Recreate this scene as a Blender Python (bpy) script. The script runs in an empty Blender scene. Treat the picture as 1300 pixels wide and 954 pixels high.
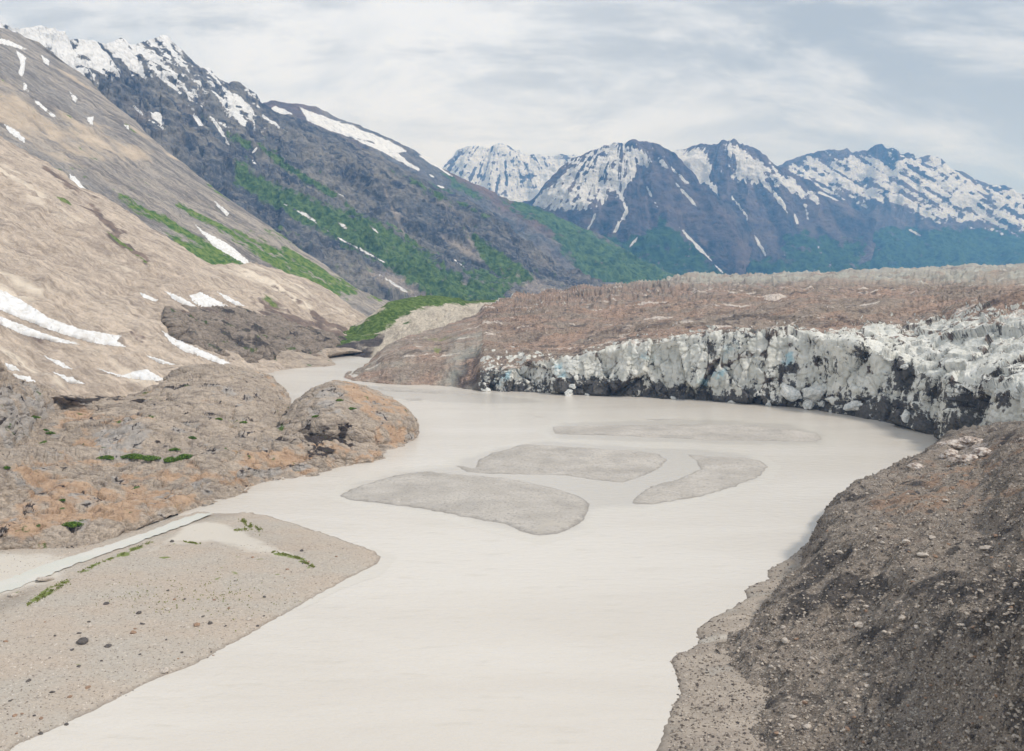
import bpy, bmesh, math, random
import numpy as np
from mathutils import Vector
from mathutils.bvhtree import BVHTree
from mathutils.geometry import delaunay_2d_cdt

S = bpy.context.scene
COL = S.collection
rng = np.random.default_rng(7)
random.seed(7)

# ------------------------------------------------------------------ camera
CH, F, PITCH = 110.0, 1150.0, math.radians(7.28)
CP, SP = math.cos(PITCH), math.sin(PITCH)

def rays(u, v):
    a = (np.asarray(u, float) - 650) / F
    b = (477 - np.asarray(v, float)) / F
    y = CP + b * SP
    z = -SP + b * CP
    return a / y, np.ones_like(a) , z / y            # scaled so y == 1

def at(u, v, d):
    rx, ry, rz = rays(u, v)
    d = np.asarray(d, float)
    return np.stack([rx * d, ry * d, CH + rz * d], -1)

def atz(u, v, z=0.0):
    rx, ry, rz = rays(u, v)
    t = (z - CH) / rz
    return np.stack([rx * t, ry * t, np.full_like(t, z)], -1)

def proj(p):
    x, y, z = p[..., 0], p[..., 1], p[..., 2] - CH
    zf = y * CP - z * SP
    zu = y * SP + z * CP
    return 650 + F * x / zf, 477 - F * zu / zf

# ------------------------------------------------------------------ noise
_g = rng.normal(size=(512, 3)); _g /= np.linalg.norm(_g, axis=1)[:, None]
_g = _g.astype(np.float32)

def _hash(i, j, k):
    h = (i * 73856093) ^ (j * 19349663) ^ (k * 83492791)
    h = (h ^ (h >> 13)) * 1274126177
    h = h ^ (h >> 16)
    return h & 0x7fffffff

def gnoise(p):
    shp = p.shape[:-1]
    p = p.reshape(-1, 3)
    fl = np.floor(p); fr = (p - fl).astype(np.float32)
    I = fl.astype(np.int64)
    w = fr * fr * fr * (fr * (fr * 6 - 15) + 10)
    out = np.zeros(len(p), np.float32)
    for dx in (0, 1):
        wx = w[:, 0] if dx else 1 - w[:, 0]
        for dy in (0, 1):
            wy = w[:, 1] if dy else 1 - w[:, 1]
            for dz in (0, 1):
                wz = w[:, 2] if dz else 1 - w[:, 2]
                g = _g[_hash(I[:, 0] + dx, I[:, 1] + dy, I[:, 2] + dz) & 511]
                dd = g[:, 0] * (fr[:, 0] - dx) + g[:, 1] * (fr[:, 1] - dy) + g[:, 2] * (fr[:, 2] - dz)
                out += wx * wy * wz * dd
    return (out * 1.5).reshape(shp)

def fbm(p, scale, oct=4, ridged=False, gain=.5, seed=0):
    """p in metres, scale = size of the largest feature in metres"""
    q = p / scale + seed * 17.31
    a, s, tot = 1.0, 0, 0
    for o in range(oct):
        n = gnoise(q)
        if ridged: n = 1 - 2 * np.abs(n) * 1.3
        s = s + a * n; tot += a; a *= gain; q = q * 2.03 + 5.7
    return s / tot if ridged else s / tot * 1.8

def cells(p, scale, seed=0, aniso=(1, 1, 1)):
    """nearest jittered cell: random value, facet tilt, crack distance"""
    shp = p.shape[:-1]
    q = (p.reshape(-1, 3) / (scale * np.array(aniso)) + seed * 9.7)
    b = np.floor(q - .5)
    best = np.full(len(q), 1e9); sec = best.copy()
    val = np.zeros(len(q)); tilt = np.zeros(len(q))
    for dx in (0, 1):
        for dy in (0, 1):
            for dz in (0, 1):
                c = b + np.array([dx, dy, dz])
                ci = c.astype(np.int64)
                h = _hash(ci[:, 0], ci[:, 1], ci[:, 2])
                j = _g[h & 511] * .36
                cc = c + .5 + j
                d = q - cc
                r = (d ** 2).sum(1)
                g = _g[(h >> 9) & 511]
                v = ((h >> 5) & 1023) / 511.5 - 1
                nb = r < best
                sec = np.where(nb, best, np.minimum(sec, r))
                val = np.where(nb, v, val)
                tilt = np.where(nb, (g * d).sum(1), tilt)
                best = np.where(nb, r, best)
    crack = np.sqrt(sec) - np.sqrt(best)
    return val.reshape(shp), tilt.reshape(shp), crack.reshape(shp)

def sstep(a, b, x):
    t = np.clip((x - a) / (b - a), 0, 1)
    return t * t * (3 - 2 * t)

# ---------------------------------------------------- soft masks on surfaces
def segd(u, v, a, b):
    ax, ay = a[:2]; bx, by = b[:2]
    dx, dy = bx - ax, by - ay
    t = np.clip(((u - ax) * dx + (v - ay) * dy) / (dx * dx + dy * dy + 1e-9), 0, 1)
    return np.hypot(u - ax - t * dx, v - ay - t * dy), t

def stroke(u, v, pts, w, soft=None):
    """1 on a tapering line, .5 on its edge"""
    soft = soft or max(w, 1.5)
    m = np.zeros_like(u)
    n = len(pts) - 1
    for i in range(n):
        d, t = segd(u, v, pts[i], pts[i + 1])
        k = (i + t) / n
        ww = w * (.45 + .55 * np.sin(math.pi * np.clip(k, .02, .98)))
        m = np.maximum(m, np.clip(.5 + (ww - d) / (2 * soft), 0, 1))
    return m

def poly(u, v, pts, soft=4.0):
    ins = np.zeros(u.shape, bool)
    dist = np.full(u.shape, 1e9)
    n = len(pts)
    for i in range(n):
        a, b = pts[i], pts[(i + 1) % n]
        d, _ = segd(u, v, a, b)
        dist = np.minimum(dist, d)
        if a[1] != b[1]:
            c = ((a[1] > v) != (b[1] > v)) & (u < (b[0] - a[0]) * (v - a[1]) / (b[1] - a[1]) + a[0])
            ins ^= c
    sd = np.where(ins, dist, -dist)
    return np.clip(.5 + sd / (2 * soft), 0, 1)

def mx(*a):
    r = a[0]
    for b in a[1:]: r = np.maximum(r, b)
    return r

# ------------------------------------------------------------------ meshes
def tag(o, label=None, cat=None, group=None, kind=None):
    if label: o['label'] = label
    if cat: o['category'] = cat
    if group: o['group'] = group
    if kind: o['kind'] = kind
    return o

def link(name, me, mat, parent=None):
    o = bpy.data.objects.new(name, me); COL.objects.link(o)
    if mat: me.materials.append(mat)
    if parent: o.parent = parent
    return o

def mesh_from(name, verts, quads, mat, masks=None, parent=None, smooth=True):
    me = bpy.data.meshes.new(name)
    nv, nf, k = len(verts), len(quads), quads.shape[1]
    me.vertices.add(nv); me.vertices.foreach_set('co', np.ascontiguousarray(verts, np.float32).ravel())
    me.loops.add(nf * k); me.loops.foreach_set('vertex_index', np.ascontiguousarray(quads, np.int32).ravel())
    me.polygons.add(nf)
    me.polygons.foreach_set('loop_start', np.arange(0, nf * k, k, dtype=np.int32))
    me.polygons.foreach_set('loop_total', np.full(nf, k, np.int32))
    me.polygons.foreach_set('use_smooth', np.full(nf, smooth, bool))
    me.update(calc_edges=True)
    if masks is not None:
        a = me.attributes.new('mask', 'FLOAT_COLOR', 'POINT')
        m = np.zeros((nv, 4), np.float32)
        for i, c in enumerate(masks):
            if c is not None: m[:, i] = np.asarray(c).ravel()
        a.data.foreach_set('color', m.ravel())
    me.validate()
    return link(name, me, mat, parent)

def grid_quads(nr, nc):
    i = np.arange(nr - 1)[:, None] * nc + np.arange(nc - 1)[None, :]
    i = i.ravel()
    return np.stack([i, i + 1, i + nc + 1, i + nc], 1)

def grid_mesh(name, G, mat, masks=None, parent=None, smooth=True):
    nr, nc = G.shape[:2]
    return mesh_from(name, G.reshape(-1, 3), grid_quads(nr, nc), mat, masks, parent, smooth)

def normals(G):
    a = np.gradient(G, axis=1); b = np.gradient(G, axis=0)
    n = np.cross(a, b)
    n /= np.linalg.norm(n, axis=-1, keepdims=True) + 1e-9
    return n

def smooth_rows(rows, segs, curved=True):
    """rows: list of (N,3); segs: points per gap. Catmull-Rom across the rows."""
    out = []
    n = len(rows)
    for i in range(n - 1):
        p0 = rows[max(i - 1, 0)]; p1 = rows[i]; p2 = rows[i + 1]; p3 = rows[min(i + 2, n - 1)]
        last = i == n - 2
        for k in range(segs[i] + (1 if last else 0)):
            t = k / segs[i]
            if curved:
                out.append(.5 * ((2 * p1) + (-p0 + p2) * t + (2 * p0 - 5 * p1 + 4 * p2 - p3) * t * t
                                 + (-p0 + 3 * p1 - 3 * p2 + p3) * t ** 3))
            else:
                out.append(p1 * (1 - t) + p2 * t)
    return np.stack(out)

def resample(pts, n, smooth=True):
    """a polyline of control points (K,3) resampled to n points, by index"""
    pts = np.asarray(pts, float); K = len(pts)
    s = np.linspace(0, K - 1, n)
    i = np.clip(np.floor(s).astype(int), 0, K - 2); t = (s - i)[:, None]
    p = lambda j: pts[np.clip(j, 0, K - 1)]
    p0, p1, p2, p3 = p(i - 1), p(i), p(i + 1), p(i + 2)
    if not smooth: return p1 * (1 - t) + p2 * t
    return .5 * ((2 * p1) + (-p0 + p2) * t + (2 * p0 - 5 * p1 + 4 * p2 - p3) * t * t + (-p0 + 3 * p1 - 3 * p2 + p3) * t ** 3)

def itp(us, pts):
    pts = sorted(pts)
    return np.interp(us, [p[0] for p in pts], [p[1] for p in pts])

# --------------------------------------------------------------- materials
def nd(nt, t, **kw):
    n = nt.nodes.new(t)
    for k, v in kw.items(): setattr(n, k, v)
    return n

class MB:
    """tiny node builder"""
    def __init__(s, name):
        s.m = bpy.data.materials.new(name); s.m.use_nodes = True
        s.nt = s.m.node_tree; s.nt.nodes.clear()
        s.out = nd(s.nt, 'ShaderNodeOutputMaterial')
        s.bsdf = nd(s.nt, 'ShaderNodeBsdfPrincipled')
        s.nt.links.new(s.bsdf.outputs[0], s.out.inputs[0])
        s.geo = nd(s.nt, 'ShaderNodeNewGeometry')
        s.att = None
    def L(s, a, b): s.nt.links.new(a, b)
    def val(s, sock, v):
        if hasattr(v, 'links') or isinstance(v, bpy.types.NodeSocket): s.L(v, sock)
        else: sock.default_value = v
    def math(s, op, a, b=0.0, c=None, clamp=False):
        n = nd(s.nt, 'ShaderNodeMath', operation=op, use_clamp=clamp)
        s.val(n.inputs[0], a); s.val(n.inputs[1], b)
        if c is not None: s.val(n.inputs[2], c)
        return n.outputs[0]
    def pos(s, stretch=(1, 1, 1), rot=(0, 0, 0)):
        n = nd(s.nt, 'ShaderNodeMapping', vector_type='POINT')
        s.L(s.geo.outputs['Position'], n.inputs[0])
        n.inputs['Scale'].default_value = stretch
        n.inputs['Rotation'].default_value = rot
        return n.outputs[0]
    def noise(s, size, detail=4, rough=.55, vec=None, dist=0.0, kind='NOISE'):
        n = nd(s.nt, 'ShaderNodeTexNoise')
        if kind != 'NOISE': n.noise_type = kind
        s.L(vec if vec is not None else s.pos(), n.inputs['Vector'])
        n.inputs['Scale'].default_value = 1.0 / size
        n.inputs['Detail'].default_value = detail
        n.inputs['Roughness'].default_value = rough
        n.inputs['Distortion'].default_value = dist
        return n.outputs[0]
    def voro(s, size, vec=None, feature='F1', out='Distance'):
        n = nd(s.nt, 'ShaderNodeTexVoronoi', feature=feature)
        s.L(vec if vec is not None else s.pos(), n.inputs['Vector'])
        n.inputs['Scale'].default_value = 1.0 / size
        return n.outputs[out]
    def rng(s, x, a, b, c=0.0, d=1.0, smooth=True):
        n = nd(s.nt, 'ShaderNodeMapRange', interpolation_type='SMOOTHSTEP' if smooth else 'LINEAR')
        s.val(n.inputs[0], x)
        for i, v in enumerate((a, b, c, d)): n.inputs[i + 1].default_value = v
        return n.outputs[0]
    def mask(s, ch):
        if s.att is None:
            a = nd(s.nt, 'ShaderNodeAttribute', attribute_name='mask')
            sp = nd(s.nt, 'ShaderNodeSeparateColor'); s.L(a.outputs['Color'], sp.inputs[0])
            s.att = [sp.outputs[0], sp.outputs[1], sp.outputs[2], a.outputs['Alpha']]
        return s.att[ch]
    def mix(s, f, a, b, mode='MIX'):
        n = nd(s.nt, 'ShaderNodeMix', data_type='RGBA', blend_type=mode)
        s.val(n.inputs[0], f)
        for sock, v in ((n.inputs[6], a), (n.inputs[7], b)):
            if isinstance(v, tuple): sock.default_value = (*v, 1)
            else: s.L(v, sock)
        return n.outputs[2]
    def thr(s, m, n, amp=.6, w=.06):
        """crisp threshold of a soft mask, its edge broken up by noise"""
        x = s.math('ADD', m, s.math('MULTIPLY', s.math('SUBTRACT', n, .5), amp * 1.7))
        return s.rng(x, .5 - w, .5 + w)
    def bump(s, h, strength, dist, prev=None):
        n = nd(s.nt, 'ShaderNodeBump')
        n.inputs['Strength'].default_value = strength; n.inputs['Distance'].default_value = dist
        s.L(h, n.inputs['Height'])
        if prev is not None: s.L(prev, n.inputs['Normal'])
        return n.outputs[0]
    def done(s, col, rough=.9, normal=None, spec=.2):
        s.val(s.bsdf.inputs['Base Color'], (*col, 1) if isinstance(col, tuple) else col)
        s.val(s.bsdf.inputs['Roughness'], rough)
        s.bsdf.inputs['Specular IOR Level'].default_value = spec
        if normal is not None: s.L(normal, s.bsdf.inputs['Normal'])
        return s.m

def srgb(r, g, b, k=1.0):
    f = lambda c: (c / 255 / 12.92 if c <= 10 else ((c / 255 + .055) / 1.055) ** 2.4) * k
    return (f(r), f(g), f(b))

def rock_mat(name, c1, c2, c3, size, stretch=(1, 1, 1), rot=(0, 0, 0), overs=(), bump=1.0, fine=None, speck=None, micro=.5):
    """c1/c2 broad tones, c3 streaks. overs: (channel, colA, colB, noise size, amp, edge)"""
    b = MB(name)
    ps = b.pos(stretch, rot)
    n1 = b.noise(size, 5, .6, ps)
    n2 = b.noise(size * .22, 5, .65, ps)
    fine = fine or size * .05
    n3 = b.noise(fine * (1.6 if stretch[0] < .5 else 1), 4, .7, ps if stretch[0] < .5 else None)
    c = b.mix(b.rng(n1, .38, .6), c1, c2)
    c = b.mix(b.rng(n2, .46, .64, 0, .9), c, c3)
    n4 = b.noise(size * .07, 5, .7, ps)
    n5 = b.noise(fine * .8, 3, .7)
    c = b.mix(b.rng(n5, .5, .68, 0, .45), c, tuple(x * .55 for x in c1))
    c = b.mix(b.rng(n5, .46, .34, 0, .35), c, tuple(min(.85, x * 1.25) for x in c2))
    c = b.mix(b.rng(n4, .5, .68, 0, .6), c, tuple(x * .6 for x in c1))
    c = b.mix(b.rng(n4, .48, .34, 0, .5), c, tuple(min(.8, x * 1.25) for x in c2))
    c = b.mix(b.rng(n3, .5, .66, .0, micro), c, tuple(x * .45 for x in c1))
    c = b.mix(b.rng(n3, .46, .34, .0, micro * .8), c, tuple(min(.8, x * 1.3) for x in c2))
    if speck:
        sc, ssz, th = speck
        v = b.noise(ssz, 2, .5)
        c = b.mix(b.rng(v, th, th + .05, 0, .9), c, sc)
    for ch, ca, cb, ns, amp, w in overs:
        nn = b.noise(ns, 5, .65, ps if ns > fine * 3 else None)
        f = b.thr(b.mask(ch), nn, amp, w)
        cc = b.mix(b.rng(b.noise(ns * .6, 4, .6), .35, .65), ca, cb)
        c = b.mix(f, c, cc)
    nrm = b.bump(n2, 1, size * .12 * bump)
    nrm = b.bump(n4, 1, size * .05 * bump, nrm)
    nrm = b.bump(n3, 1, fine * .6 * bump, nrm)
    return b.done(c, .92, nrm, .1)

SNOW = (.86, .86, .86); SNOW2 = (.80, .80, .80)
GRN = srgb(98, 138, 70); GRN2 = srgb(70, 112, 62)

# --------------------------------------------------------- mountain "walls"
def wall_depth(u, v, P0, c, tan, tmin, tmax):
    """rays meet a tilted hillside through P0 whose contour lines run along c"""
    n = np.array([c[1], -c[0]]); n = n / np.linalg.norm(n)      # downhill
    rx, ry, rz = rays(u, v)
    den = rz + tan * (rx * n[0] + n[1])
    num = P0[2] - CH + tan * (P0[0] * n[0] + P0[1] * n[1])
    t = num / np.where(np.abs(den) < 1e-4, 1e-4, den)
    return np.clip(np.where(t > 0, t, tmax), tmin, tmax)

def layer(us, crest, foot, depth, nrows, disp, back=.25, crestfade=.55):
    """hillside from foot line to crest line, then a far side falling away behind"""
    vc, vf = itp(us, crest), itp(us, foot)
    t = np.linspace(0, 1, nrows)[:, None]
    V = vf[None] * (1 - t) + vc[None] * t
    U = np.repeat(us[None], nrows, 0)
    D = depth(U, V)
    G = at(U, V, D)
    n = normals(G)
    s = np.where((n * (np.array([0, 0, CH]) - G)).sum(-1, keepdims=True) < 0, -1, 1)
    n = n * s
    G = G + n * disp(G)[..., None] * (sstep(0, .06, t) * (1 - crestfade * sstep(.82, 1, t)))[..., None]
    top = G[-1]
    rows = [G]
    for k in range(1, 9):
        q = top.copy(); dd = top[:, 1] * back * k / 8
        q[:, 1] += dd; q[:, 0] += dd * top[:, 0] / top[:, 1]
        q[:, 2] = top[:, 2] - (top[:, 2] + 40) * (k / 8) ** 1.4
        rows.append(q[None])
    return np.concatenate(rows)

WALLS = (.21, 1.0)

# ---------------- world: broken overcast over a blue sky
def make_world():
    w = bpy.data.worlds.new('World'); S.world = w; w.use_nodes = True
    nt = w.node_tree; nt.nodes.clear()
    out = nd(nt, 'ShaderNodeOutputWorld'); bg = nd(nt, 'ShaderNodeBackground')
    nt.links.new(bg.outputs[0], out.inputs[0])
    sky = nd(nt, 'ShaderNodeTexSky', sky_type='NISHITA'); sky.sun_disc = False
    sky.sun_elevation = math.radians(SUN_EL); sky.sun_rotation = math.radians(SUN_AZ)
    tc = nd(nt, 'ShaderNodeTexCoord')
    sp = nd(nt, 'ShaderNodeSeparateXYZ'); nt.links.new(tc.outputs['Generated'], sp.inputs[0])
    def M(op, a, b=0.0, clamp=False):
        n = nd(nt, 'ShaderNodeMath', operation=op, use_clamp=clamp)
        for i, x in enumerate((a, b)):
            if isinstance(x, bpy.types.NodeSocket): nt.links.new(x, n.inputs[i])
            else: n.inputs[i].default_value = x
        return n.outputs[0]
    zz = M('ADD', M('MAXIMUM', sp.outputs[2], 0.0), .42)
    cx = M('DIVIDE', sp.outputs[0], zz); cy = M('DIVIDE', sp.outputs[1], zz)
    cv = nd(nt, 'ShaderNodeCombineXYZ'); nt.links.new(cx, cv.inputs[0]); nt.links.new(cy, cv.inputs[1])
    def N(sc, det, rough, off, stretch=(1, 1, 1), rot=0.0, dist=0.0):
        m = nd(nt, 'ShaderNodeMapping'); nt.links.new(cv.outputs[0], m.inputs[0])
        m.inputs['Location'].default_value = off; m.inputs['Scale'].default_value = stretch
        m.inputs['Rotation'].default_value = (0, 0, rot)
        n = nd(nt, 'ShaderNodeTexNoise'); nt.links.new(m.outputs[0], n.inputs['Vector'])
        n.inputs['Scale'].default_value = sc; n.inputs['Detail'].default_value = det
        n.inputs['Roughness'].default_value = rough; n.inputs['Distortion'].default_value = dist
        return n.outputs[0]
    def R(x, a, b, c, d):
        n = nd(nt, 'ShaderNodeMapRange', interpolation_type='SMOOTHSTEP'); nt.links.new(x, n.inputs[0])
        for i, v in enumerate((a, b, c, d)): n.inputs[i + 1].default_value = v
        return n.outputs[0]
    def mix(f, a, b):
        n = nd(nt, 'ShaderNodeMix', data_type='RGBA'); 
        if isinstance(f, bpy.types.NodeSocket): nt.links.new(f, n.inputs[0])
        else: n.inputs[0].default_value = f
        for sock, v in ((n.inputs[6], a), (n.inputs[7], b)):
            if isinstance(v, tuple): sock.default_value = (*v, 1)
            else: nt.links.new(v, sock)
        return n.outputs[2]
    K = 1.07 / .1
    c = lambda r, g, b, k=1.0: tuple(x * K * k for x in srgb(r, g, b))
    a = N(2.2, 7, .6, (3.1, 1.7, 0), (1, 1.2, 1), .3, .5)
    b = N(3.4, 8, .62, (7.7, 2.2, 0), (.7, 1.5, 1), -.25, .3)
    d = N(1.4, 4, .5, (1.2, 9.0, 0), (1.6, .6, 1), -.9)
    col = mix(R(a, .32, .56, 0, 1), c(208, 217, 229), c(240, 244, 250))
    col = mix(R(b, .46, .64, 0, .85), col, c(194, 202, 212))
    # grey belt of stratus on the right of the valley
    right = R(sp.outputs[0], 0, .3, 0, 1)
    col = mix(M('MULTIPLY', right, R(b, .36, .62, .25, .95)), col, c(176, 187, 200))
    # bright band low over the summits
    low = M('MULTIPLY', M('SUBTRACT', 1.0, R(sp.outputs[2], .08, .22, 0, 1)), M('SUBTRACT', 1.0, M('MULTIPLY', R(sp.outputs[0], .1, .4, 0, 1), .75)))
    col = mix(M('MULTIPLY', low, R(d, .35, .6, .35, .85)), col, c(236, 241, 249))
    cover = R(d, .15, .3, .96, 1)
    skyc = mix(1.0, sky.outputs[0], sky.outputs[0])
    fin = mix(cover, skyc, col)
    nt.links.new(fin, bg.inputs[0]); bg.inputs[1].default_value = .1

SUN_EL, SUN_AZ = 50.0, 108.0     # azimuth from +Y towards +X
make_world()
sl = bpy.data.lights.new('sun', 'SUN'); sl.energy = 2.7; sl.angle = math.radians(10); sl.color = (1, .97, .945)
so = bpy.data.objects.new('sun', sl); COL.objects.link(so)
el, az = math.radians(SUN_EL), math.radians(SUN_AZ)
sd = Vector((math.cos(el) * math.sin(az), math.cos(el) * math.cos(az), math.sin(el)))
so.rotation_euler = sd.to_track_quat('Z', 'Y').to_euler()
so.location = sd * 500

cam = bpy.data.cameras.new('camera'); cam.sensor_fit = 'HORIZONTAL'
cam.sensor_width = 36; cam.lens = 36 * F / 1300; cam.clip_end = 60000; cam.clip_start = 1
co = bpy.data.objects.new('camera', cam); COL.objects.link(co)
co.location = (0, 0, CH); co.rotation_euler = (math.radians(90) - PITCH, 0, 0)
S.camera = co
S.view_settings.view_transform = 'Standard'; S.view_settings.look = 'None'
S.view_settings.exposure = -0.08; S.view_settings.gamma = 1.0
S.render.resolution_x = 1024; S.render.resolution_y = 751
S.cycles.volume_bounces = 2; S.cycles.max_bounces = 6; S.cycles.diffuse_bounces = 3
S.cycles.use_denoising = True

# ======================================================== far mountains
def radial(U, V, pu, pv, k, stretch, seed):
    """streaks running down from a summit"""
    th = np.arctan2(U - pu, (V - pv) + 30)
    r = np.hypot(U - pu, V - pv)
    q = np.stack([th * k, r * stretch, np.full_like(r, seed)], -1)
    return fbm(q, 1.0, 4)

def far_mountain(name, us, crest, foot, d0, d1, summit, snowf, greenf, amp, mat, seed, nrows=170, ang=None):
    vc = itp(us, crest)
    def depth(U, V):
        t = np.clip((itp(us, foot)[None] - V) / (itp(us, foot) - vc)[None], 0, 1)
        return d0 + (d1 - d0) * t ** .8
    def disp(G):
        u, v = proj(G)
        th = np.arctan2(u - summit[0], (v - summit[1]) + 40)
        q = np.stack([th * 3, np.hypot(u - summit[0], v - summit[1]) / 120, np.full_like(u, seed * 3.3)], -1)
        rib = fbm(q, 1.0, 4, True)
        return amp * (.5 * rib + .75 * fbm(G, 1300, 6, True, seed=seed) + .16 * fbm(G, 200, 4, True, seed=seed))
    G = layer(us, crest, foot, depth, nrows, disp, crestfade=.35)
    u, v = proj(G)
    st = radial(u, v, *summit, 16, .02, seed) 
    st2 = fbm(np.stack([u, v * 1.6, np.full_like(u, seed)], -1), 16, 4)
    st3 = radial(u, v, *summit, 38, .05, seed + 8)
    if ang is not None:
        ca, sa = math.cos(ang), math.sin(ang)
        st = fbm(np.stack([(u * ca + v * sa) / 9, (v * ca - u * sa), np.full_like(u, seed)], -1), 5.5, 4)
        st3 = 0 * st
    st5 = fbm(np.stack([u, v * 1.3, np.full_like(u, seed + 4)], -1), 6, 3)
    snow = np.clip(snowf(u, v) + .30 * st + .18 * st2 + .24 * st3 + .20 * st5, 0, 1)
    gr = np.clip(greenf(u, v) + .35 * st2 + .2 * st, 0, 1) * (1 - sstep(.35, .5, snow))
    tan = np.clip(.5 + .9 * radial(u, v, *summit, 7, .012, seed + 5), 0, 1)
    return grid_mesh(name, G, mat, (snow, gr, tan))

m_far = rock_mat('far rock', srgb(66, 70, 84), srgb(104, 94, 98), srgb(40, 46, 62), 900, overs=(  # base tones darkened and blued, putting part of the haze into the rock colour
    (2, srgb(124, 112, 112), srgb(104, 96, 104), 300, .3, .25),
    (1, srgb(72, 102, 62), srgb(42, 72, 48), 120, .7, .12),
    (0, SNOW, SNOW2, 40, .14, .05)), bump=1, fine=45)

U4 = np.arange(960, 1420, 1.0)
snow4 = lambda u, v: -.02 + .6 * poly(u, v, [(975, 222), (1000, 198), (1180, 190), (1240, 220), (1330, 255), (1420, 280), (1420, 320), (1290, 298), (1210, 290), (1150, 278), (1095, 258), (1040, 246), (1000, 232)], 14) \
    + .8 * mx(stroke(u, v, [(1052, 283), (1075, 298)], 1.2, 2), stroke(u, v, [(1078, 279), (1100, 300)], 1.3, 2), stroke(u, v, [(1155, 292), (1173, 302)], 1.2, 2))
green4 = lambda u, v: .1 + .75 * sstep(282, 300, v + .02 * (u - 1100)) 
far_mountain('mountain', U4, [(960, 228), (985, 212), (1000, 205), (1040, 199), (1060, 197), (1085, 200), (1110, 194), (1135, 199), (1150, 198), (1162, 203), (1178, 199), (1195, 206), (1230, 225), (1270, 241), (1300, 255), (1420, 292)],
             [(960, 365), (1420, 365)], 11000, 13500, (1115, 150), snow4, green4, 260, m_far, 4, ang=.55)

U3 = np.arange(835, 1100, 1.0)
snow3 = lambda u, v: .10 + .16 * sstep(260, 190, v) + .6 * mx(poly(u, v, [(845, 190), (892, 190), (903, 215), (891, 240), (871, 222), (852, 208)], 5),
    poly(u, v, [(918, 184), (935, 186), (960, 205), (985, 228), (960, 235), (930, 225), (940, 210)], 7),
    poly(u, v, [(975, 215), (1010, 230), (1040, 248), (1035, 265), (1015, 250), (985, 235)], 6)) \
    + .75 * mx(stroke(u, v, [(928, 249), (948, 274), (948, 292)], 1.5, 2), stroke(u, v, [(955, 274), (958, 300), (972, 325)], 1.6, 2),
    stroke(u, v, [(1022, 262), (1027, 280)], 2, 3), stroke(u, v, [(1008, 268), (1012, 284)], 1.5, 2), stroke(u, v, [(1040, 244), (1072, 258)], 1.6, 2),
    stroke(u, v, [(974, 235), (996, 264)], 2.5, 3), stroke(u, v, [(895, 225), (912, 250)], 2.5, 3), stroke(u, v, [(905, 255), (918, 280)], 1.4, 2))
green3 = lambda u, v: -.05 + .8 * mx(sstep(318, 338, v), poly(u, v, [(880, 300), (905, 285), (930, 320), (960, 345), (890, 350)], 8),
    poly(u, v, [(990, 300), (1010, 290), (1040, 300), (1100, 300), (1100, 350), (1005, 350)], 10))
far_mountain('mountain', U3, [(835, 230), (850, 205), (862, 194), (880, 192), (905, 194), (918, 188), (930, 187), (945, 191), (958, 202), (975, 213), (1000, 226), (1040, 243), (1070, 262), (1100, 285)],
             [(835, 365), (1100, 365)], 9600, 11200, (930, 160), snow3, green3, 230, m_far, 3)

U1 = np.arange(550, 775, 1.0)
snow1 = lambda u, v: .60 + .0 * u + .25 * poly(u, v, [(655, 250), (700, 215), (720, 225), (690, 270), (640, 275)], 8)
green1 = lambda u, v: np.zeros_like(u)
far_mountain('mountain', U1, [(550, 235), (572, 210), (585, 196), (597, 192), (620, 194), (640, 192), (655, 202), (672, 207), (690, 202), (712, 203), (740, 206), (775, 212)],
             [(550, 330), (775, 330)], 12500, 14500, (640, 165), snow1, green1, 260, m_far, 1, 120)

U2 = np.arange(655, 945, 1.0)
snow2 = lambda u, v: .06 + .54 * poly(u, v, [(665, 262), (700, 230), (732, 200), (769, 180), (800, 180), (835, 196), (840, 212), (815, 215), (795, 235), (770, 258), (745, 268), (700, 272)], 9) \
    + .8 * mx(stroke(u, v, [(796, 225), (789, 249), (795, 268), (781, 294)], 2.2, 2.5), stroke(u, v, [(756, 272), (746, 292)], 1.3, 2),
    stroke(u, v, [(821, 238), (834, 262)], 1.3, 2), stroke(u, v, [(857, 231), (885, 263)], 1.8, 2), stroke(u, v, [(863, 289), (890, 318), (920, 349)], 1.3, 2),
    stroke(u, v, [(799, 314), (809, 302)], 1.4, 2), stroke(u, v, [(840, 205), (872, 232)], 1.5, 3))
green2 = lambda u, v: -.05 + .8 * mx(poly(u, v, [(700, 285), (757, 300), (810, 298), (825, 285), (838, 275), (855, 288), (925, 345), (925, 370), (700, 370)], 9))
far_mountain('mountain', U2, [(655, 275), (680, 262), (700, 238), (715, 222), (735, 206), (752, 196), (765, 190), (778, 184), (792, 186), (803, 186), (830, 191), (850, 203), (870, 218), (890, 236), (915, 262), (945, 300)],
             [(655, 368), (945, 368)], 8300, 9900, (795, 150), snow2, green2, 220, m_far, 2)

# ======================================================== valley wall ridges
def wall_noise(G, seed, big, amp, ridges=True, c=WALLS):
    L = math.hypot(*c)
    a = (G[..., 0] * c[0] + G[..., 1] * c[1]) / L
    b = (G[..., 0] * c[1] - G[..., 1] * c[0]) / L
    q = np.stack([a, b * .22, G[..., 2] * .22], -1)
    q = q + fbm(G, big * 1.5, 3, seed=seed + 9)[..., None] * big * .25
    return amp * (.7 * fbm(q, big, 5, ridges, seed=seed) + .3 * fbm(G, big * .5, 5, True, seed=seed + 3) + .12 * fbm(G, big * .1, 3, seed=seed))

def streaks(G, size, seed, st=.12, oct=4, c=WALLS):
    L = math.hypot(*c)
    a = (G[..., 0] * c[0] + G[..., 1] * c[1]) / L
    b = (G[..., 0] * c[1] - G[..., 1] * c[0]) / L
    q = np.stack([a, b * st, G[..., 2] * st], -1)
    return fbm(q, size, oct, seed=seed)

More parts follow.
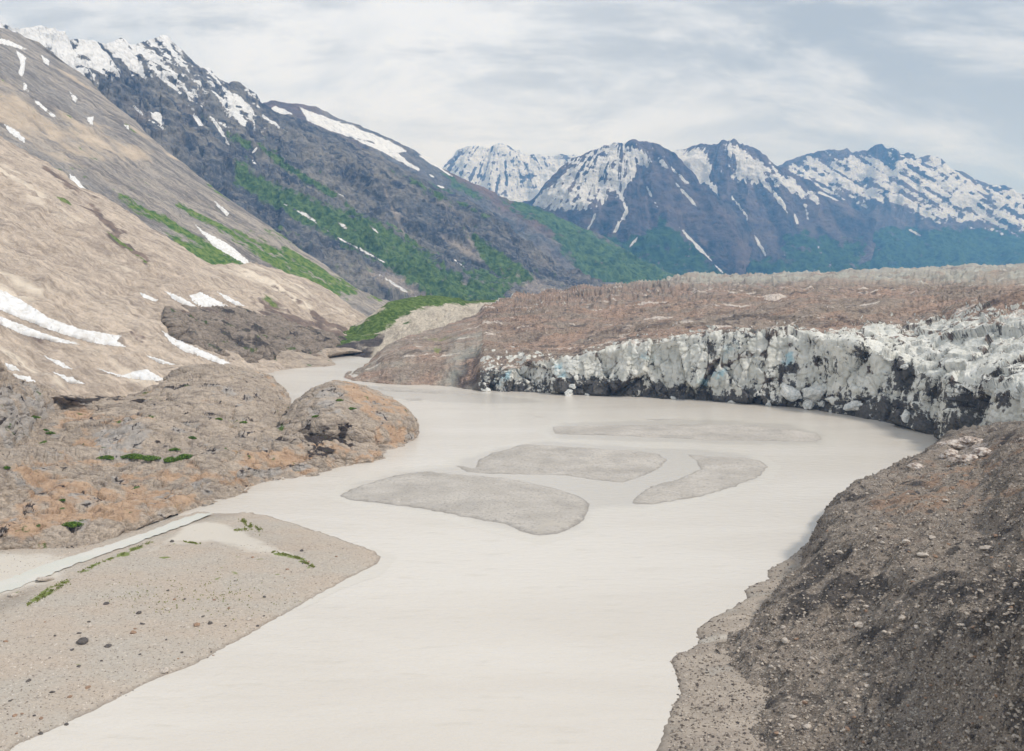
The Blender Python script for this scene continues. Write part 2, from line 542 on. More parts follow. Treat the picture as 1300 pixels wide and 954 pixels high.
ROTW = (0, 0, math.atan2(WALLS[0], WALLS[1]))   # turns position so that +Y runs along the wall

# --- snow ridge beyond (E)
UE = np.arange(300, 900, 1.0)
def lerp_depth(us, crest, foot, dc, df):
    def f(U, V):
        a, b_ = itp(U[0], foot), itp(U[0], crest)
        t = np.clip((a[None] - V) / (a - b_)[None], 0, 1)
        return itp(U[0], df)[None] * (1 - t) + itp(U[0], dc)[None] * t
    return f
crE = [(300, 130), (330, 137), (345, 131), (362, 136), (385, 136), (400, 141), (430, 155), (465, 168), (500, 185), (530, 198), (560, 215), (585, 229), (610, 241), (650, 255), (685, 268), (720, 285), (760, 303), (800, 326), (830, 343), (850, 351), (900, 362)]
dE = lerp_depth(None, crE, [(300, 395), (900, 395)], [(300, 6600), (900, 7600)], [(300, 5000), (900, 6900)])
GE = layer(UE, [(300, 130), (330, 137), (345, 131), (362, 136), (385, 136), (400, 141), (430, 155), (465, 168), (500, 185), (530, 198), (560, 215), (585, 229), (610, 241), (650, 255), (685, 268), (720, 285), (760, 303), (800, 326), (830, 343), (850, 351), (900, 362)],
           [(300, 395), (900, 395)], dE, 230, lambda G: wall_noise(G, 21, 700, 150))
u, v = proj(GE)
s1 = streaks(GE, 300, 31); s2 = fbm(GE, 260, 4, seed=5)
snow = .08 + .3 * s1 + .22 * s2 + .78 * mx(
    poly(u, v, [(378, 134), (392, 139), (429, 155), (465, 168), (495, 182), (515, 192), (505, 192), (472, 180), (440, 174), (417, 166), (392, 154)], 4),
    stroke(u, v, [(450, 176), (490, 192), (531, 216)], 3.5, 4), stroke(u, v, [(484, 203), (512, 216)], 2, 2.5), stroke(u, v, [(533, 198), (556, 212), (574, 224)], 1.6, 2.5),
    poly(u, v, [(335, 138), (350, 134), (371, 144), (366, 168), (356, 158), (343, 150)], 3), stroke(u, v, [(556, 236), (564, 239)], 1.3, 1.5), stroke(u, v, [(545, 222), (552, 226)], 1.2, 1.5))
grn = .04 + .35 * s1 + .3 * s2 + .8 * mx(
    poly(u, v, [(560, 218), (610, 243), (650, 257), (700, 270), (757, 297), (800, 322), (865, 352), (860, 380), (745, 380), (732, 345), (712, 318), (690, 292), (640, 270), (590, 250)], 10),
    stroke(u, v, [(510, 225), (560, 245), (600, 262)], 7, 6))
purple = .5 + .9 * streaks(GE, 500, 77)
m_ridge = rock_mat('blue grey cliff rock', srgb(108, 112, 118), srgb(140, 136, 130), srgb(76, 82, 96), 420, (.4, 1, .4), ROTW, overs=(
    (2, srgb(128, 112, 108), srgb(104, 96, 98), 220, .3, .25),
    (1, srgb(94, 120, 72), srgb(56, 84, 52), 80, .8, .14),
    (0, SNOW, SNOW2, 45, .3, .05)), fine=30)
tag(grid_mesh('mountain_ridge', GE, m_ridge, (np.clip(snow, 0, 1), np.clip(grn, 0, 1) * (snow < .45), np.clip(purple, 0, 1))), kind='structure')

# --- dark peaks and their green lower slopes (D)
UD = np.arange(-60, 780, 1.0)
dD = lambda U, V: lerp_depth(None, crD, [(-60, 400), (780, 400)], [(-60, 3200), (0, 3300), (200, 4300), (350, 4700), (780, 4900)], [(-60, 2500), (200, 2800), (780, 4300)])(U, V)
crD = [(-60, 10), (0, 35), (20, 40), (45, 36), (62, 40), (80, 52), (100, 56), (130, 62), (150, 56), (170, 62), (190, 55), (207, 54), (220, 66), (235, 76), (250, 90), (262, 92), (275, 103), (290, 111), (300, 109), (315, 122), (330, 137), (345, 147), (362, 152),
       (372, 152), (400, 163), (430, 178), (450, 192), (480, 205), (520, 224), (560, 244), (600, 262), (630, 280), (660, 305), (690, 330), (715, 350), (740, 366), (780, 385)]
GD = layer(UD, crD, [(-60, 400), (780, 400)], dD, 330, lambda G: wall_noise(G, 41, 380, 125))
u, v = proj(GD)
vc = np.interp(u, [p[0] for p in crD], [p[1] for p in crD])
s1 = streaks(GD, 150, 51, .10); s2 = fbm(GD, 120, 4, seed=15)
s4 = streaks(GD, 45, 57, .12); s5 = fbm(GD, 35, 3, seed=19)
snow = -.07 + .18 * s1 + .10 * s2 + .30 * s4 + .22 * s5 + .10 * sstep(170, 60, v - vc) * sstep(420, 300, u) + .46 * sstep(80, 5, v - vc) * sstep(380, 300, u) + .12 * sstep(110, 20, v - vc) * sstep(260, 60, u) + .75 * mx(
    poly(u, v, [(55, 33), (70, 40), (95, 69), (88, 70), (70, 60)], 3), poly(u, v, [(140, 52), (160, 60), (180, 85), (188, 102), (170, 90), (152, 70)], 3),
    poly(u, v, [(191, 142), (203, 142), (209, 158), (205, 160), (195, 151)], 2), stroke(u, v, [(194, 86), (228, 118)], 2, 2), stroke(u, v, [(205, 92), (225, 96)], 2, 2),
    stroke(u, v, [(291, 118), (297, 141), (311, 158)], 3, 3), stroke(u, v, [(298, 122), (320, 140)], 2.5, 3), stroke(u, v, [(334, 148), (366, 168)], 2, 2), stroke(u, v, [(246, 146), (258, 161)], 2.4, 2),
    stroke(u, v, [(268, 148), (291, 184)], 1.8, 2), stroke(u, v, [(170, 135), (181, 146)], 1.8, 2), stroke(u, v, [(188, 152), (220, 170)], 1.2, 1.5), stroke(u, v, [(320, 195), (326, 188)], 1.6, 1.6),
    stroke(u, v, [(361, 260), (390, 274), (417, 294)], 1.8, 1.8), stroke(u, v, [(429, 302), (460, 318), (488, 333)], 1.8, 1.8), stroke(u, v, [(482, 349), (509, 367), (538, 382)], 2, 2),
    stroke(u, v, [(370, 180), (380, 191)], 1.5, 1.5), stroke(u, v, [(430, 246), (437, 250)], 1.4, 1.4), stroke(u, v, [(430, 283), (440, 290)], 2, 1.4), stroke(u, v, [(577, 330), (590, 340)], 1.2, 1.3),
    stroke(u, v, [(320, 203), (326, 210)], 1.4, 1.4), stroke(u, v, [(470, 287), (480, 296)], 1.3, 1.4), stroke(u, v, [(100, 62), (142, 88)], 2.5, 3), stroke(u, v, [(110, 78), (130, 92)], 2, 3))
s6 = fbm(GD, 28, 4, seed=29)
grn = .07 + .34 * s1 + .24 * s2 + .20 * s4 + .12 * s6 + .14 * sstep(20, 130, v - vc) * sstep(240, 330, u) + .75 * mx(
    poly(u, v, [(300, 205), (350, 235), (423, 262), (491, 285), (546, 328), (608, 358), (640, 385), (560, 390), (515, 352), (454, 318), (400, 290), (340, 262), (290, 235)], 8) * .85,
    poly(u, v, [(601, 297), (626, 312), (678, 353), (662, 364), (630, 352), (605, 318)], 5), stroke(u, v, [(331, 186), (370, 215), (423, 248)], 5, 5),
    stroke(u, v, [(290, 170), (330, 195)], 4, 5) * .8, stroke(u, v, [(495, 215), (560, 248), (620, 275)], 4, 6) * .75,
    poly(u, v, [(610, 335), (650, 362), (640, 385), (560, 385), (580, 360)], 6) * .8)
tanm = .14 + .5 * s4 + .25 * s1 + .9 * mx(stroke(u, v, [(470, 345), (520, 365), (560, 385)], 8, 8), stroke(u, v, [(486, 235), (500, 270), (515, 300)], 2.5, 3), stroke(u, v, [(600, 310), (650, 350), (700, 375)], 8, 8),
    stroke(u, v, [(540, 345), (600, 375), (650, 385)], 7, 8), stroke(u, v, [(560, 300), (610, 330)], 5, 6))
m_dark = rock_mat('dark summit rock', srgb(92, 97, 106), srgb(140, 136, 130), srgb(54, 62, 80), 260, (.4, 1, .4), ROTW, overs=(
    (2, srgb(170, 160, 150), srgb(146, 140, 138), 60, .5, .3),
    (1, srgb(104, 128, 76), srgb(60, 88, 52), 40, .8, .14),
    (0, SNOW, SNOW2, 24, .5, .05)), fine=16)
tag(grid_mesh('mountain_ridge', GD, m_dark, (np.clip(snow, 0, 1), np.clip(grn, 0, 1) * (snow < .45), np.clip(tanm, 0, 1))), kind='structure')

# --- grey scree mountain (G)
UG = np.arange(-80, 560, 1.0)
dG = lambda U, V: wall_depth(U, V, at(450, 375, 2200), WALLS, .65, 1300, 2700)
crG = [(-80, 25), (0, 37), (20, 44), (50, 54), (80, 78), (110, 100), (135, 128), (165, 150), (200, 185), (240, 214), (270, 240), (300, 262), (340, 288), (380, 318), (420, 346), (450, 366), (480, 382), (520, 392), (560, 398)]
GG = layer(UG, crG, [(-80, 330), (150, 345), (330, 420), (400, 450), (560, 470)], dG, 280, lambda G: wall_noise(G, 61, 200, 22))
u, v = proj(GG)
s1 = streaks(GG, 70, 71, .10); s2 = fbm(GG, 80, 5, seed=25)
snow = -.15 + .3 * s1 + .3 * s2
s4 = streaks(GG, 24, 77, .10); s5 = fbm(GG, 20, 3, seed=27)
grn = -.06 + .34 * s1 + .2 * s2 + .3 * s4 + .2 * s5 + .1 * sstep(150, 350, u) + .8 * mx(
    stroke(u, v, [(154, 249), (215, 282), (260, 310), (320, 338)], 6, 6), poly(u, v, [(205, 296), (262, 312), (320, 336), (330, 345), (260, 345), (240, 325)], 6),
    stroke(u, v, [(228, 261), (277, 286), (330, 310), (390, 345)], 4.5, 5), stroke(u, v, [(300, 300), (355, 332), (400, 360), (440, 372)], 8, 6), stroke(u, v, [(361, 315), (401, 343), (450, 373)], 6, 5),
    stroke(u, v, [(337, 291), (386, 312), (429, 330), (480, 380)], 5, 6), stroke(u, v, [(60, 210), (90, 225)], 3, 5) * .8, stroke(u, v, [(35, 195), (60, 212)], 3, 4) * .8, stroke(u, v, [(268, 236), (290, 255)], 3, 5) * .8)
tanm = -.12 + .4 * s1 + .35 * s2 + .9 * mx(poly(u, v, [(-60, 105), (20, 120), (70, 150), (110, 160), (190, 185), (215, 200), (190, 205), (120, 195), (60, 180), (0, 155), (-60, 150)], 25),  # the broad band paints the sunlit stretch into the rock colour
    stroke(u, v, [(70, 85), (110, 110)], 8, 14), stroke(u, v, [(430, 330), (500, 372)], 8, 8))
m_grey = rock_mat('grey mountain rock', srgb(152, 148, 144), srgb(174, 165, 155), srgb(118, 114, 113), 160, (.2, 1, .2), ROTW, overs=(
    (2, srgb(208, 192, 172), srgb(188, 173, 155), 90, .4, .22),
    (1, srgb(126, 144, 80), srgb(72, 106, 48), 22, .8, .14),
    (0, SNOW, SNOW2, 12, .35, .05)), fine=8)
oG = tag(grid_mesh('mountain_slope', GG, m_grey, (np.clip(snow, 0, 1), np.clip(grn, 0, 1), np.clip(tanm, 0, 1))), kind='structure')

# --- tan scree slope (C)
UC = np.arange(-120, 520, 1.0)
dC = lambda U, V: wall_depth(U, V, atz(330, 458, 8), WALLS, .55, 380, 1900)
crC = [(-120, 110), (0, 176), (30, 192), (60, 210), (100, 238), (130, 252), (160, 272), (200, 300), (235, 322), (268, 339), (300, 339), (330, 337), (345, 340), (380, 356), (400, 364), (420, 374), (445, 392), (470, 405), (520, 425)]
GC = layer(UC, crC, [(-120, 640), (0, 620), (200, 580), (330, 540), (400, 500), (520, 480)], dC, 360, lambda G: wall_noise(G, 81, 120, 19))
u, v = proj(GC)
s1 = streaks(GC, 26, 91, .09); s2 = fbm(GC, 40, 5, seed=35)
s3_ = fbm(GC, 14, 4, seed=38)
dark = -.02 + .42 * s1 + .25 * s2 + .22 * s3_ + .75 * mx(stroke(u, v, [(60, 215), (120, 265), (160, 310), (200, 350)], 9, 10), poly(u, v, [(150, 400), (200, 415), (215, 440), (170, 435)], 8) * .8,
    poly(u, v, [(205, 392), (260, 389), (330, 391), (400, 400), (440, 415), (440, 445), (330, 452), (280, 440), (225, 412)], 6) * .95, stroke(u, v, [(330, 380), (400, 420), (440, 440)], 16, 12) * .8,
    stroke(u, v, [(0, 400), (60, 440)], 12, 12) * .6)
grn = -.1 + .5 * s2 + .7 * mx(stroke(u, v, [(110, 275), (150, 305), (200, 345)], 2.5, 3), stroke(u, v, [(60, 240), (92, 262)], 2.5, 4), stroke(u, v, [(325, 375), (360, 395)], 4, 6) * .8, stroke(u, v, [(235, 395), (262, 420)], 3, 5) * .7)
pale = .0 + .6 * s1 + .3 * s2 + .7 * mx(poly(u, v, [(-100, 330), (30, 350), (90, 365), (60, 380), (-100, 390)], 14) * .6, poly(u, v, [(270, 339), (330, 337), (400, 366), (440, 395), (430, 410), (330, 375)], 10) * .6, stroke(u, v, [(0, 210), (100, 300), (200, 370)], 8, 16) * .8)
m_scree = rock_mat('tan scree', srgb(178, 164, 150), srgb(194, 180, 165), srgb(160, 148, 137), 60, (.3, .9, .3), ROTW, overs=(
    (2, srgb(220, 208, 192), srgb(208, 196, 180), 40, .35, .25),
    (0, srgb(134, 118, 108), srgb(106, 96, 92), 22, .45, .12),
    (1, srgb(126, 136, 84), srgb(88, 108, 60), 10, .5, .08)), fine=3.2, bump=.55)
oC = tag(grid_mesh('scree_slope', GC, m_scree, (np.clip(dark, 0, 1), np.clip(grn, 0, 1), np.clip(pale, 0, 1))), kind='structure')

def bvh_of(G):
    nr, nc = G.shape[:2]
    return BVHTree.FromPolygons(G.reshape(-1, 3).tolist(), grid_quads(nr, nc).tolist())

EYE = Vector((0, 0, CH))
def cast(bvh, u, v):
    rx, ry, rz = rays(u, v)
    d = Vector((float(rx), 1.0, float(rz))).normalized()
    h = bvh.ray_cast(EYE, d)
    return h[0], h[1]

def rough_outline(pts, step, amp, seed=0):
    out = []
    r = random.Random(seed)
    n = len(pts)
    for i in range(n):
        a, b = pts[i], pts[(i + 1) % n]
        L = math.hypot(b[0] - a[0], b[1] - a[1]); k = max(1, int(L / step))
        for j in range(k):
            t = j / k
            out.append((a[0] + (b[0] - a[0]) * t + (r.uniform(-amp, amp) if j else 0),
                        a[1] + (b[1] - a[1]) * t + (r.uniform(-amp, amp) if j else 0)))
    return out

def tri_patch(outline, step):
    xs = [p[0] for p in outline]; ys = [p[1] for p in outline]
    U, V = np.meshgrid(np.arange(min(xs), max(xs), step), np.arange(min(ys), max(ys), step))
    U = U + rng.uniform(-.2, .2, U.shape) * step; V = V + rng.uniform(-.2, .2, V.shape) * step
    m = poly(U, V, outline, step * 1.0) > .85
    pts = list(outline) + list(zip(U[m], V[m]))
    vs = [Vector((float(a), float(b))) for a, b in pts]
    ov, oe, of, *_ = delaunay_2d_cdt(vs, [], [list(range(len(outline)))], 1, 1e-5)
    return [(p[0], p[1]) for p in ov], [tuple(f) for f in of]

m_snow = MB('snow patch')
_n = m_snow.noise(6, 5, .6); _n2 = m_snow.noise(1.5, 3, .6)
m_snow = m_snow.done(m_snow.mix(m_snow.rng(_n, .4, .7), (.76, .765, .77), (.62, .60, .57)), .7, m_snow.bump(_n, .4, 1.0), .2)

def drape(name, bvh, pts, mat, lift, step=1.6, amp=.8, seed=0, edge=1.5):
    ol = rough_outline(pts, 1.6, amp, seed)
    vs, fs = tri_patch(ol, step)
    if not fs: return None
    V = []
    ua = np.array([p[0] for p in vs]); va = np.array([p[1] for p in vs])
    e = poly(ua, va, ol, edge) * 2 - 1
    for (a, b), k in zip(vs, e):
        h, n = cast(bvh, a, b)
        if h is None: return None
        if n.dot(EYE - h) < 0: n = -n
        V.append(h + n * (lift * (.12 + max(0.0, float(k))) ))
    me = bpy.data.meshes.new(name); me.from_pydata(V, [], fs)
    for p in me.polygons: p.use_smooth = True
    # thickness, down into the slope
    o = link(name, me, mat)
    return o

bG, bC = bvh_of(GG[:280]), bvh_of(GC[:360])
SG = [([(0, 31), (18, 41), (46, 53), (37, 58), (21, 50), (0, 41)], 'long snow streak just under the cloud at the top of the grey slope'),
      ([(-6, 48), (12, 52), (34, 63), (28, 63), (-6, 54)], 'thin snow streak second below the ridge top on the grey slope'),
      ([(20, 64), (33, 73), (31, 90), (27, 99), (23, 92), (26, 82)], 'ragged upright snow patch high on the grey slope'),
      ([(30, 104), (34, 108), (36, 117), (29, 114)], 'small snow patch right under the ragged upright one'),
      ([(52, 70), (63, 78), (61, 84), (55, 79)], 'small hooked snow patch near the grey crest'),
      ([(88, 116), (99, 126), (95, 132)], 'small snow wedge midway along the grey crest'),
      ([(109, 149), (119, 148), (117, 160), (112, 155)], 'small triangular snow patch in the middle of the grey slope'),
      ([(5, 158), (18, 164), (32, 177), (31, 182), (12, 169)], 'plump snow patch at the foot of the sunlit tan band'),
      ([(43, 126), (52, 132), (72, 149), (70, 151), (46, 132)], 'thin slanting snow line above the tan band'),
      ([(88, 221), (96, 226), (117, 250), (104, 247), (89, 235)], 'snow wedge in a hollow behind the brown scree crest'),
      ([(137, 258), (154, 266), (150, 268), (140, 264)], 'tiny snow strip on the scree crest'),
      ([(272, 255), (291, 271), (288, 275), (276, 263)], 'short snow streak beside green gullies'),
      ([(246, 284), (262, 296), (286, 308), (298, 316), (321, 337), (308, 334), (271, 313)], 'long snow tongue ending on the grassy slope'),
      ([(157, 158), (164, 160), (163, 166)], 'tiny snow spot near the middle of the grey crest line')]
SC = [([(-20, 358), (0, 368), (28, 382), (62, 404), (101, 418), (155, 427), (148, 433), (160, 441), (123, 437), (80, 425), (31, 407), (0, 394), (-20, 388)], 'largest snowfield, a broad tongue low on the tan scree'),
      ([(-10, 398), (25, 412), (62, 426), (103, 438), (71, 435), (31, 426), (-10, 408)], 'long narrow snow strip under the largest snowfield'),
      ([(177, 372), (201, 381), (198, 384), (183, 379)], 'short snow sliver above the dark bluff'),
      ([(208, 369), (230, 378), (249, 389), (237, 389), (220, 380)], 'slim snow streak left of the round patch on the bluff top'),
      ([(240, 376), (254, 371), (271, 379), (289, 389), (255, 390), (246, 385)], 'rounded snow patch resting on top of the dark bluff'),
      ([(275, 370), (292, 378), (311, 389), (299, 388), (284, 379)], 'slim snow streak right of the round patch on the bluff top'),
      ([(205, 420), (228, 433), (265, 449), (293, 461), (283, 464), (252, 452), (232, 446), (215, 434)], 'long snow tongue in the gully left of the dark bluff'),
      ([(231, 418), (260, 431), (285, 445), (278, 446), (250, 431)], 'thin snow line along the foot of the dark bluff'),
      ([(185, 451), (205, 457), (225, 464), (203, 462)], 'thin snow sliver alone on the lower scree'),
      ([(123, 468), (154, 477), (170, 472), (185, 469), (200, 477), (213, 485), (172, 482), (148, 478)], 'wide snow patch where scree meets the grey rocks'),
      ([(12, 474), (37, 479), (51, 490), (46, 495), (25, 491)], 'oval snow patch beside the left rock cliff'),
      ([(66, 472), (90, 480), (108, 488), (88, 487)], 'faint snow strip right of the oval patch'),
      ([(55, 452), (75, 459), (92, 469), (80, 468)], 'faint slanting snow strip above the lower scree'),
      ([(6, 461), (20, 466), (26, 472), (10, 470)], 'small snow scrap above the oval patch')]
for k, (pts, lab) in enumerate(SG):
    o = drape('snow_patch', bG, pts, m_snow, 3.0, seed=k)
    if o: tag(o, lab, 'snow patch', 'snow patches on the left mountainsides')
for k, (pts, lab) in enumerate(SC):
    o = drape('snow_patch', bC, pts, m_snow, 1.6, seed=50 + k)
    if o: tag(o, lab, 'snow patch', 'snow patches on the left mountainsides')

# ======================================================== hills by cross rows
def hill(name, rows, segs, ncol, disp, mat, maskf=None, kind='structure', curved=True):
    R = [resample(r, ncol) for r in rows]
    G = smooth_rows(R, segs, curved)
    n = normals(G)
    n = n * np.where(n[..., 2:3] < 0, -1, 1)
    G = G + n * disp(G)[..., None]
    u, v = proj(G)
    o = grid_mesh(name, G, mat, maskf(G, u, v) if maskf else None)
    if kind: tag(o, kind=kind)
    return o, G

def row(pts):
    """(u, v, d) uses a distance; (u, v, 'z', h) stands on height h"""
    return [atz(p[0], p[1], p[3])if len(p) == 4 else at(*p) for p in pts]

def rockdisp(amp, big, seed):
    def f(G):
        c1, t1, k1 = cells(G, big * .45, seed, (1.3, 1, .6))
        c2, t2, k2 = cells(G, big * .13, seed + 2, (1.5, 1, .55))
        return amp * (.8 * fbm(G, big, 5, gain=.42, seed=seed) + .22 * fbm(G, big * .4, 4, True, seed=seed + 1)
                      + .30 * t1 + .12 * t2 + .08 * c2 - .35 * np.exp(-k1 * 14) - .12 * np.exp(-k2 * 14))
    return f

def rockm(name, c1, c2, c3, size, ov, fine, bump=1.0):
    return rock_mat(name, c1, c2, c3, size, (.55, 1.1, 1.5), (0, 0, -.7), overs=ov, fine=fine, bump=bump, micro=.32)

ORA = (srgb(198, 170, 144), srgb(180, 152, 128))
m_bed = rockm('bedrock', srgb(174, 161, 147), srgb(192, 177, 161), srgb(142, 131, 121), 28, (
    (0, *ORA, 9, .5, .16), (1, srgb(184, 176, 168), srgb(164, 158, 152), 7, .5, .14),
    (2, srgb(84, 76, 72), srgb(66, 60, 58), 5, .5, .15), (3, srgb(96, 116, 60), srgb(74, 92, 48), 4, .6, .08)), 1.0, .75)

m_bluff = rockm('bluff rock', srgb(146, 135, 124), srgb(164, 152, 140), srgb(116, 108, 101), 28, (
    (0, srgb(172, 154, 138), srgb(156, 138, 124), 9, .5, .16), (1, srgb(140, 136, 132), srgb(122, 119, 117), 7, .5, .14),
    (2, srgb(92, 86, 82), srgb(74, 70, 70), 5, .5, .15), (3, srgb(106, 116, 74), srgb(84, 96, 58), 4, .6, .08)), 1.6, .9)
# bluff of dark rock at the scree foot
def mk(G, u, v):
    s = fbm(G, 30, 4, seed=3); s2 = fbm(G, 12, 4, seed=4)
    return (np.clip(.1 + .4 * s, 0, 1), np.clip(.2 + .5 * s2, 0, 1), np.clip(.25 + .8 * s + .4 * s2, 0, 1), np.clip(.12 + .6 * s2, 0, 1))
def brow(pts, off):
    return [at(a, b_, float(dC(np.array([float(a)]), np.array([float(b_)]))[0]) + off) for a, b_ in pts]
hill('rock_bluff', [brow([(205, 425), (240, 450), (285, 468), (340, 470), (400, 462), (455, 450)], 6),
                    brow([(206, 405), (245, 428), (290, 442), (345, 444), (398, 442), (446, 440)], -34),
                    brow([(208, 396), (250, 400), (298, 404), (345, 408), (390, 420), (436, 432)], -38),
                    brow([(210, 390), (255, 390), (300, 391), (345, 396), (385, 410), (425, 428)], -14),
                    brow([(215, 386), (255, 384), (300, 384), (345, 388), (385, 402), (418, 422)], 25)],
     [50, 50, 24, 10], 340, rockdisp(7, 55, 11), m_bluff, mk)
# low brown hill at the narrows
def mk(G, u, v):
    s = fbm(G, 30, 4, seed=3); s2 = fbm(G, 12, 4, seed=4)
    return (np.clip(.2 + .4 * s, 0, 1), np.clip(.15 + .5 * s2, 0, 1), np.clip(.2 + .5 * s, 0, 1), np.clip(.1 + .5 * s2, 0, 1))
hill('low_hill', [row([(270, 476, 'z', -2), (310, 482, 'z', -2), (345, 478, 'z', -2), (380, 470, 'z', -2), (422, 468, 'z', -2), (428, 464, 'z', -2), (412, 458, 'z', -2), (440, 452, 'z', -2), (462, 452, 'z', -2)]),
                  row([(270, 468, 905), (310, 468, 900), (345, 466, 915), (380, 462, 930), (412, 460, 950), (420, 457, 975), (415, 452, 1000), (440, 446, 1030), (460, 447, 1045)]),
                  row([(270, 462, 930), (305, 452, 930), (330, 445, 940), (355, 444, 955), (380, 448, 970), (400, 450, 990), (415, 443, 1020), (440, 441, 1050), (458, 446, 1060)]),
                  row([(270, 470, 1000), (305, 462, 1000), (330, 460, 1010), (355, 460, 1020), (380, 460, 1030), (400, 460, 1050), (415, 455, 1080), (440, 452, 1100), (458, 452, 1120)])],
     [30, 35, 10], 260, rockdisp(2.0, 40, 13), m_bed, mk)

# green moraine and pale moraine in the middle
m_mor = rock_mat('pale moraine', srgb(196, 184, 168), srgb(208, 198, 182), srgb(172, 162, 148), 60, (1, .3, .4), (0, 0, 0), overs=(
    (2, srgb(98, 90, 88), srgb(78, 74, 74), 16, .5, .15), (0, srgb(134, 118, 104), srgb(116, 102, 92), 20, .5, .15),
    (1, srgb(112, 132, 74), srgb(70, 94, 48), 9, .6, .12)), fine=3)
def mk(G, u, v):
    s = fbm(G, 60, 4, seed=3); s2 = fbm(G, 20, 4, seed=4)
    g = -.05 + .5 * s2 + mx(poly(u, v, [(400, 445), (410, 425), (450, 412), (480, 395), (500, 370), (650, 370), (625, 386), (560, 388), (520, 395), (500, 410), (480, 422), (440, 436), (420, 448)], 5), stroke(u, v, [(455, 432), (480, 425)], 4, 4) * .7, stroke(u, v, [(512, 412), (525, 405)], 3, 3) * .6)
    d = -.1 + .5 * s + .9 * mx(poly(u, v, [(400, 450), (420, 440), (445, 435), (490, 415), (495, 425), (480, 450), (460, 460), (440, 452)], 5))
    return (np.clip(.1 + .4 * s, 0, 1), np.clip(g, 0, 1), np.clip(d, 0, 1))
hill('moraine', [row([(400, 447, 1060), (425, 450, 1050), (450, 455, 1030), (475, 462, 1000), (510, 470, 985), (560, 460, 1000), (620, 450, 1020), (700, 440, 1050)]),
                 row([(402, 442, 1080), (425, 440, 1075), (450, 438, 1070), (475, 440, 1060), (505, 440, 1070), (550, 425, 1110), (610, 418, 1150), (690, 410, 1200)]),
                 row([(403, 438, 1110), (425, 430, 1120), (448, 424, 1140), (475, 415, 1150), (502, 408, 1170), (545, 398, 1220), (605, 398, 1280), (680, 395, 1350)]),
                 row([(404, 434, 1130), (425, 424, 1160), (448, 414, 1190), (475, 400, 1220), (500, 384, 1260), (540, 379, 1330), (600, 382, 1400), (660, 378, 1500)]),
                 row([(404, 445, 1300), (425, 440, 1330), (448, 430, 1360), (475, 420, 1400), (500, 410, 1450), (540, 400, 1500), (600, 400, 1600), (660, 396, 1700)])],
     [25, 35, 35, 12], 330, lambda G: 4.5 * fbm(G, 70, 5, seed=17) + 2.2 * fbm(G * np.array([1, .4, 1]), 22, 4, True, seed=18), m_mor, mk)

# ---------------- left bedrock shore
def bedmask(G, u, v):
    s = fbm(G, 26, 4, seed=41); s2 = fbm(G, 8, 4, seed=42); s3 = fbm(G, 14, 3, seed=44)
    oran = .02 + .55 * s + .35 * s2 + .6 * mx(poly(u, v, [(-50, 590), (60, 575), (150, 590), (260, 580), (330, 570), (400, 555), (480, 575), (470, 600), (330, 620), (200, 650), (120, 670), (-50, 690)], 15) * .85,
        poly(u, v, [(425, 482), (450, 488), (500, 505), (530, 545), (520, 565), (470, 590), (440, 585), (470, 560), (465, 530), (440, 505)], 9),
        poly(u, v, [(80, 515), (130, 520), (190, 535), (200, 575), (100, 575), (60, 545)], 10) * .7, stroke(u, v, [(330, 470), (360, 500)], 6, 8) * .7)
    grey = .12 + .6 * s3 + .3 * s2 + .5 * mx(poly(u, v, [(-20, 490), (60, 495), (80, 520), (30, 560), (-20, 560)], 12), poly(u, v, [(120, 545), (160, 535), (195, 545), (170, 580), (125, 580)], 9),
        stroke(u, v, [(180, 640), (240, 615), (330, 600), (400, 592)], 5, 5) * .9, poly(u, v, [(390, 505), (420, 490), (440, 520), (400, 545), (370, 545)], 12) * .6)
    dark = -.12 + .5 * s3 + .3 * s2 + .85 * mx(poly(u, v, [(388, 540), (410, 533), (440, 540), (445, 560), (420, 572), (395, 578), (385, 560)], 8) * .75, stroke(u, v, [(385, 572), (400, 578), (415, 577)], 3, 4),  # first patch paints the shade on the knob's lower left face
        stroke(u, v, [(65, 498), (90, 508), (150, 505), (180, 510)], 3, 4), stroke(u, v, [(345, 555), (375, 560)], 6, 8) * .6)
    _, _, kk = cells(G + 3 * fbm(G, 9, 3, seed=48)[..., None], 15, 29, (1.6, .9, .7)); _, _, kq = cells(G, 5.5, 31, (1.7, .9, .6))
    dark = dark + .6 * np.exp(-kk * 22) * sstep(-.3, .3, s3) + .42 * np.exp(-kq * 20) * sstep(-.2, .4, s2)
    mos = .02 + .5 * s2 + .35 * s
    return tuple(np.clip(x, 0, 1) for x in (oran, grey, dark, mos))

# far rocky hill K2
hill('rock_hill', [row([(30, 585, 'z', 4), (110, 585, 'z', 4), (170, 585, 'z', 4), (230, 583, 'z', 4), (290, 578, 'z', 4), (340, 572, 'z', 4), (390, 570, 'z', 3)]),
                   row([(40, 545, 'z', 12), (115, 550, 'z', 12), (170, 550, 'z', 13), (225, 545, 'z', 14), (285, 538, 'z', 14), (335, 538, 'z', 12), (378, 535, 'z', 4)]),
                   row([(50, 515, 'z', 18), (105, 522, 'z', 17), (165, 522, 'z', 18), (220, 508, 'z', 23), (280, 496, 'z', 26), (330, 500, 'z', 19), (370, 514, 'z', 1)]),
                   row([(55, 503, 560), (100, 504, 570), (165, 505, 590), (215, 480, 640), (250, 464, 680), (300, 465, 705), (345, 476, 715)]),
                   row([(60, 520, 'z', -1), (100, 515, 'z', -1), (165, 515, 'z', -1), (215, 500, 'z', -1), (250, 490, 'z', -1), (300, 488, 'z', -1), (352, 498, 'z', -1)])],
     [60, 45, 50, 14], 460, rockdisp(4.5, 40, 23), m_bed, bedmask)
